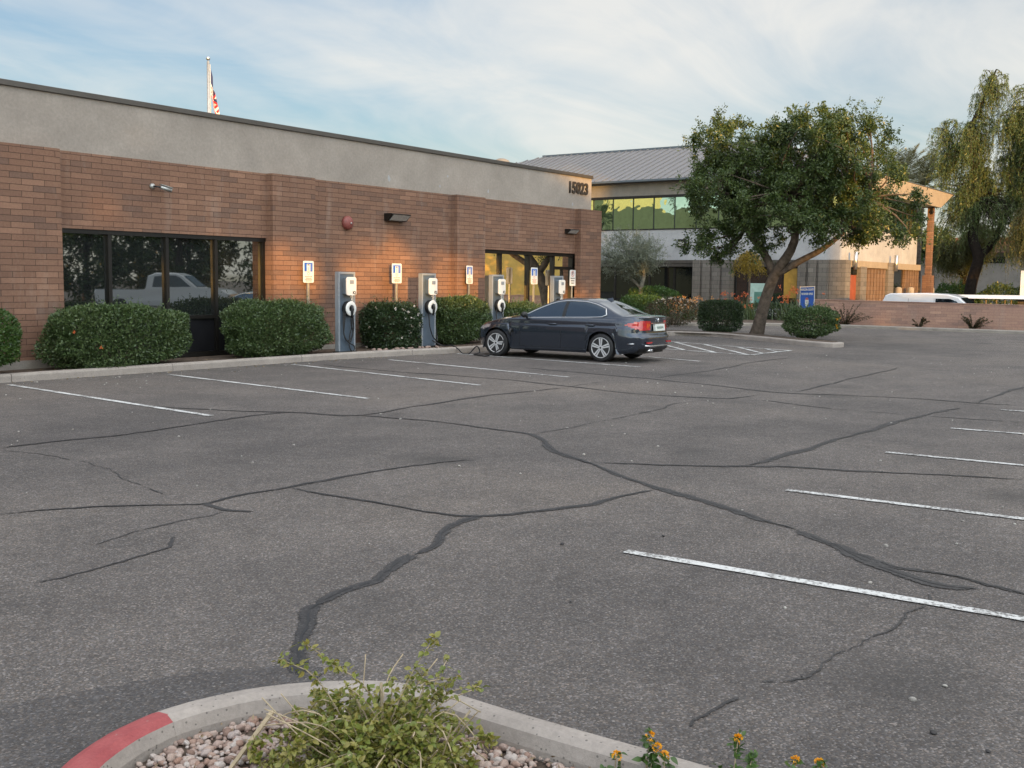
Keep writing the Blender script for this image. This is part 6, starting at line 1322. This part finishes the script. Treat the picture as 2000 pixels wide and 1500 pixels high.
# long arching stem to the upper left and a second below
stems.append(([(2.50, 2.27, .05), (2.53, 2.31, .22), (2.50, 2.40, .34), (2.44, 2.47, .40), (2.40, 2.50, .455), (2.375, 2.53, .47)], .0045, 1.7)); stems.append(([(2.44, 2.33, .06), (2.43, 2.42, .25), (2.39, 2.50, .37), (2.35, 2.56, .405), (2.33, 2.59, .42)], .0035, 1.5))
for k in range(120):
    a = rng.uniform(0, 6.28); rr = rng.uniform(.10, .42) * (1.0 if abs(math.cos(a - 2.2)) < .8 else .9); st_((b0[0] + rr * math.cos(a) * .8, b0[1] + rr * math.sin(a) * 1.05, rng.uniform(.06, .30) * (1.05 - rr * 1.2) + .03), r=.0022, lf=2.0)
for k in range(22):
    a = rng.uniform(0, 6.28); rr = rng.uniform(.2, .42); st_((b0[0] - .05 + rr * math.cos(a) * .75, b0[1] + .05 + rr * math.sin(a), rng.uniform(.06, .12)), r=.002, lf=2.4)
bare = [([(2.47 + .03 * math.sin(k * 3.1), 2.27 + .03 * math.cos(k * 2.3), .04), (2.47 + .2 * math.sin(k * 1.7), 2.27 + .2 * math.cos(k * 1.7), .12 + .05 * (k % 4)), (2.46 + .36 * math.sin(k * 1.7 + .2), 2.28 + .36 * math.cos(k * 1.7 + .2), .10 + .06 * (k % 5))], .0022) for k in range(40)] + [([(2.49, 2.28, .04), (2.495, 2.285, .2), (2.492, 2.29, .36)], .0055), ([(2.5, 2.27, .04), (2.60, 2.14, .14), (2.68, 2.07, .26)], .004), ([(2.47, 2.29, .04), (2.42, 2.40, .12), (2.33, 2.52, .15)], .004), ([(2.50, 2.25, .03), (2.42, 2.34, .08), (2.35, 2.38, .11)], .006), ([(2.48, 2.26, .03), (2.55, 2.23, .2), (2.60, 2.2, .33)], .0035), ([(2.47, 2.26, .03), (2.48, 2.32, .2), (2.46, 2.40, .33)], .0035), ([(2.43, 2.36, .05), (2.30, 2.50, .12), (2.22, 2.50, .07)], .003)]
leafy_plant('lantana_plant', 'straggly yellow-green lantana with bare stems on the gravel island', tuple(b0), stems, 'lantana', 92, .023, 'plant', None, [], 125, bare)
FL = [((2.86, 1.63, .035), (2.86, 1.62, .165), 'yellow-orange lantana sprig at the inner kerb face, leftmost of the flowers'), ((2.93, 1.55, .035), (2.93, 1.54, .225), 'tall two-headed orange lantana sprig rising in front of the kerb'), ((2.90, 1.46, .035), (2.95, 1.50, .165), 'short orange lantana sprig just right of the tall one'), ((2.92, 1.25, .035), (3.06, 1.30, .235), 'leafy lantana sprig with a faded orange head, left of two yellow heads'), ((2.93, 1.08, .035), (3.19, 1.16, .155), 'low yellow lantana sprig at bottom edge, left of the rightmost'), ((2.93, .98, .035), (3.24, 1.10, .145), 'low yellow lantana sprig at bottom edge, rightmost of the flowers'), ((2.93, .90, .035), (3.20, .99, .15), 'flowerless dull green lantana sprig at the bottom edge')]
for i, (b, tp, lb) in enumerate(FL):
    b = np.array(b); tp = np.array(tp); stems = []; heads = [tp] if i < 6 else []
    stems.append(([tuple(b), tuple(b + (tp - b) * .5 + [.01, .01, .01]), tuple(tp)], .003, 2.2 if i != 3 else 4.5))
    for k in range(4): e = b + (tp - b) * rng.uniform(.3, .75) + rng.normal(size=3) * np.array([.03, .03, .015]); stems.append(([tuple(b), tuple((b + e) / 2 + [0, 0, .01]), tuple(e)], .002, 2.0))
    if i == 1: heads.append(tp + np.array([.012, -.018, -.035]))
    leafy_plant('lantana_sprig', lb, tuple(b), stems, 'hedge_bright' if i < 6 else 'lantana', 600 + i, .026, 'plant', 'lantana sprigs along the island kerb', heads, 75)
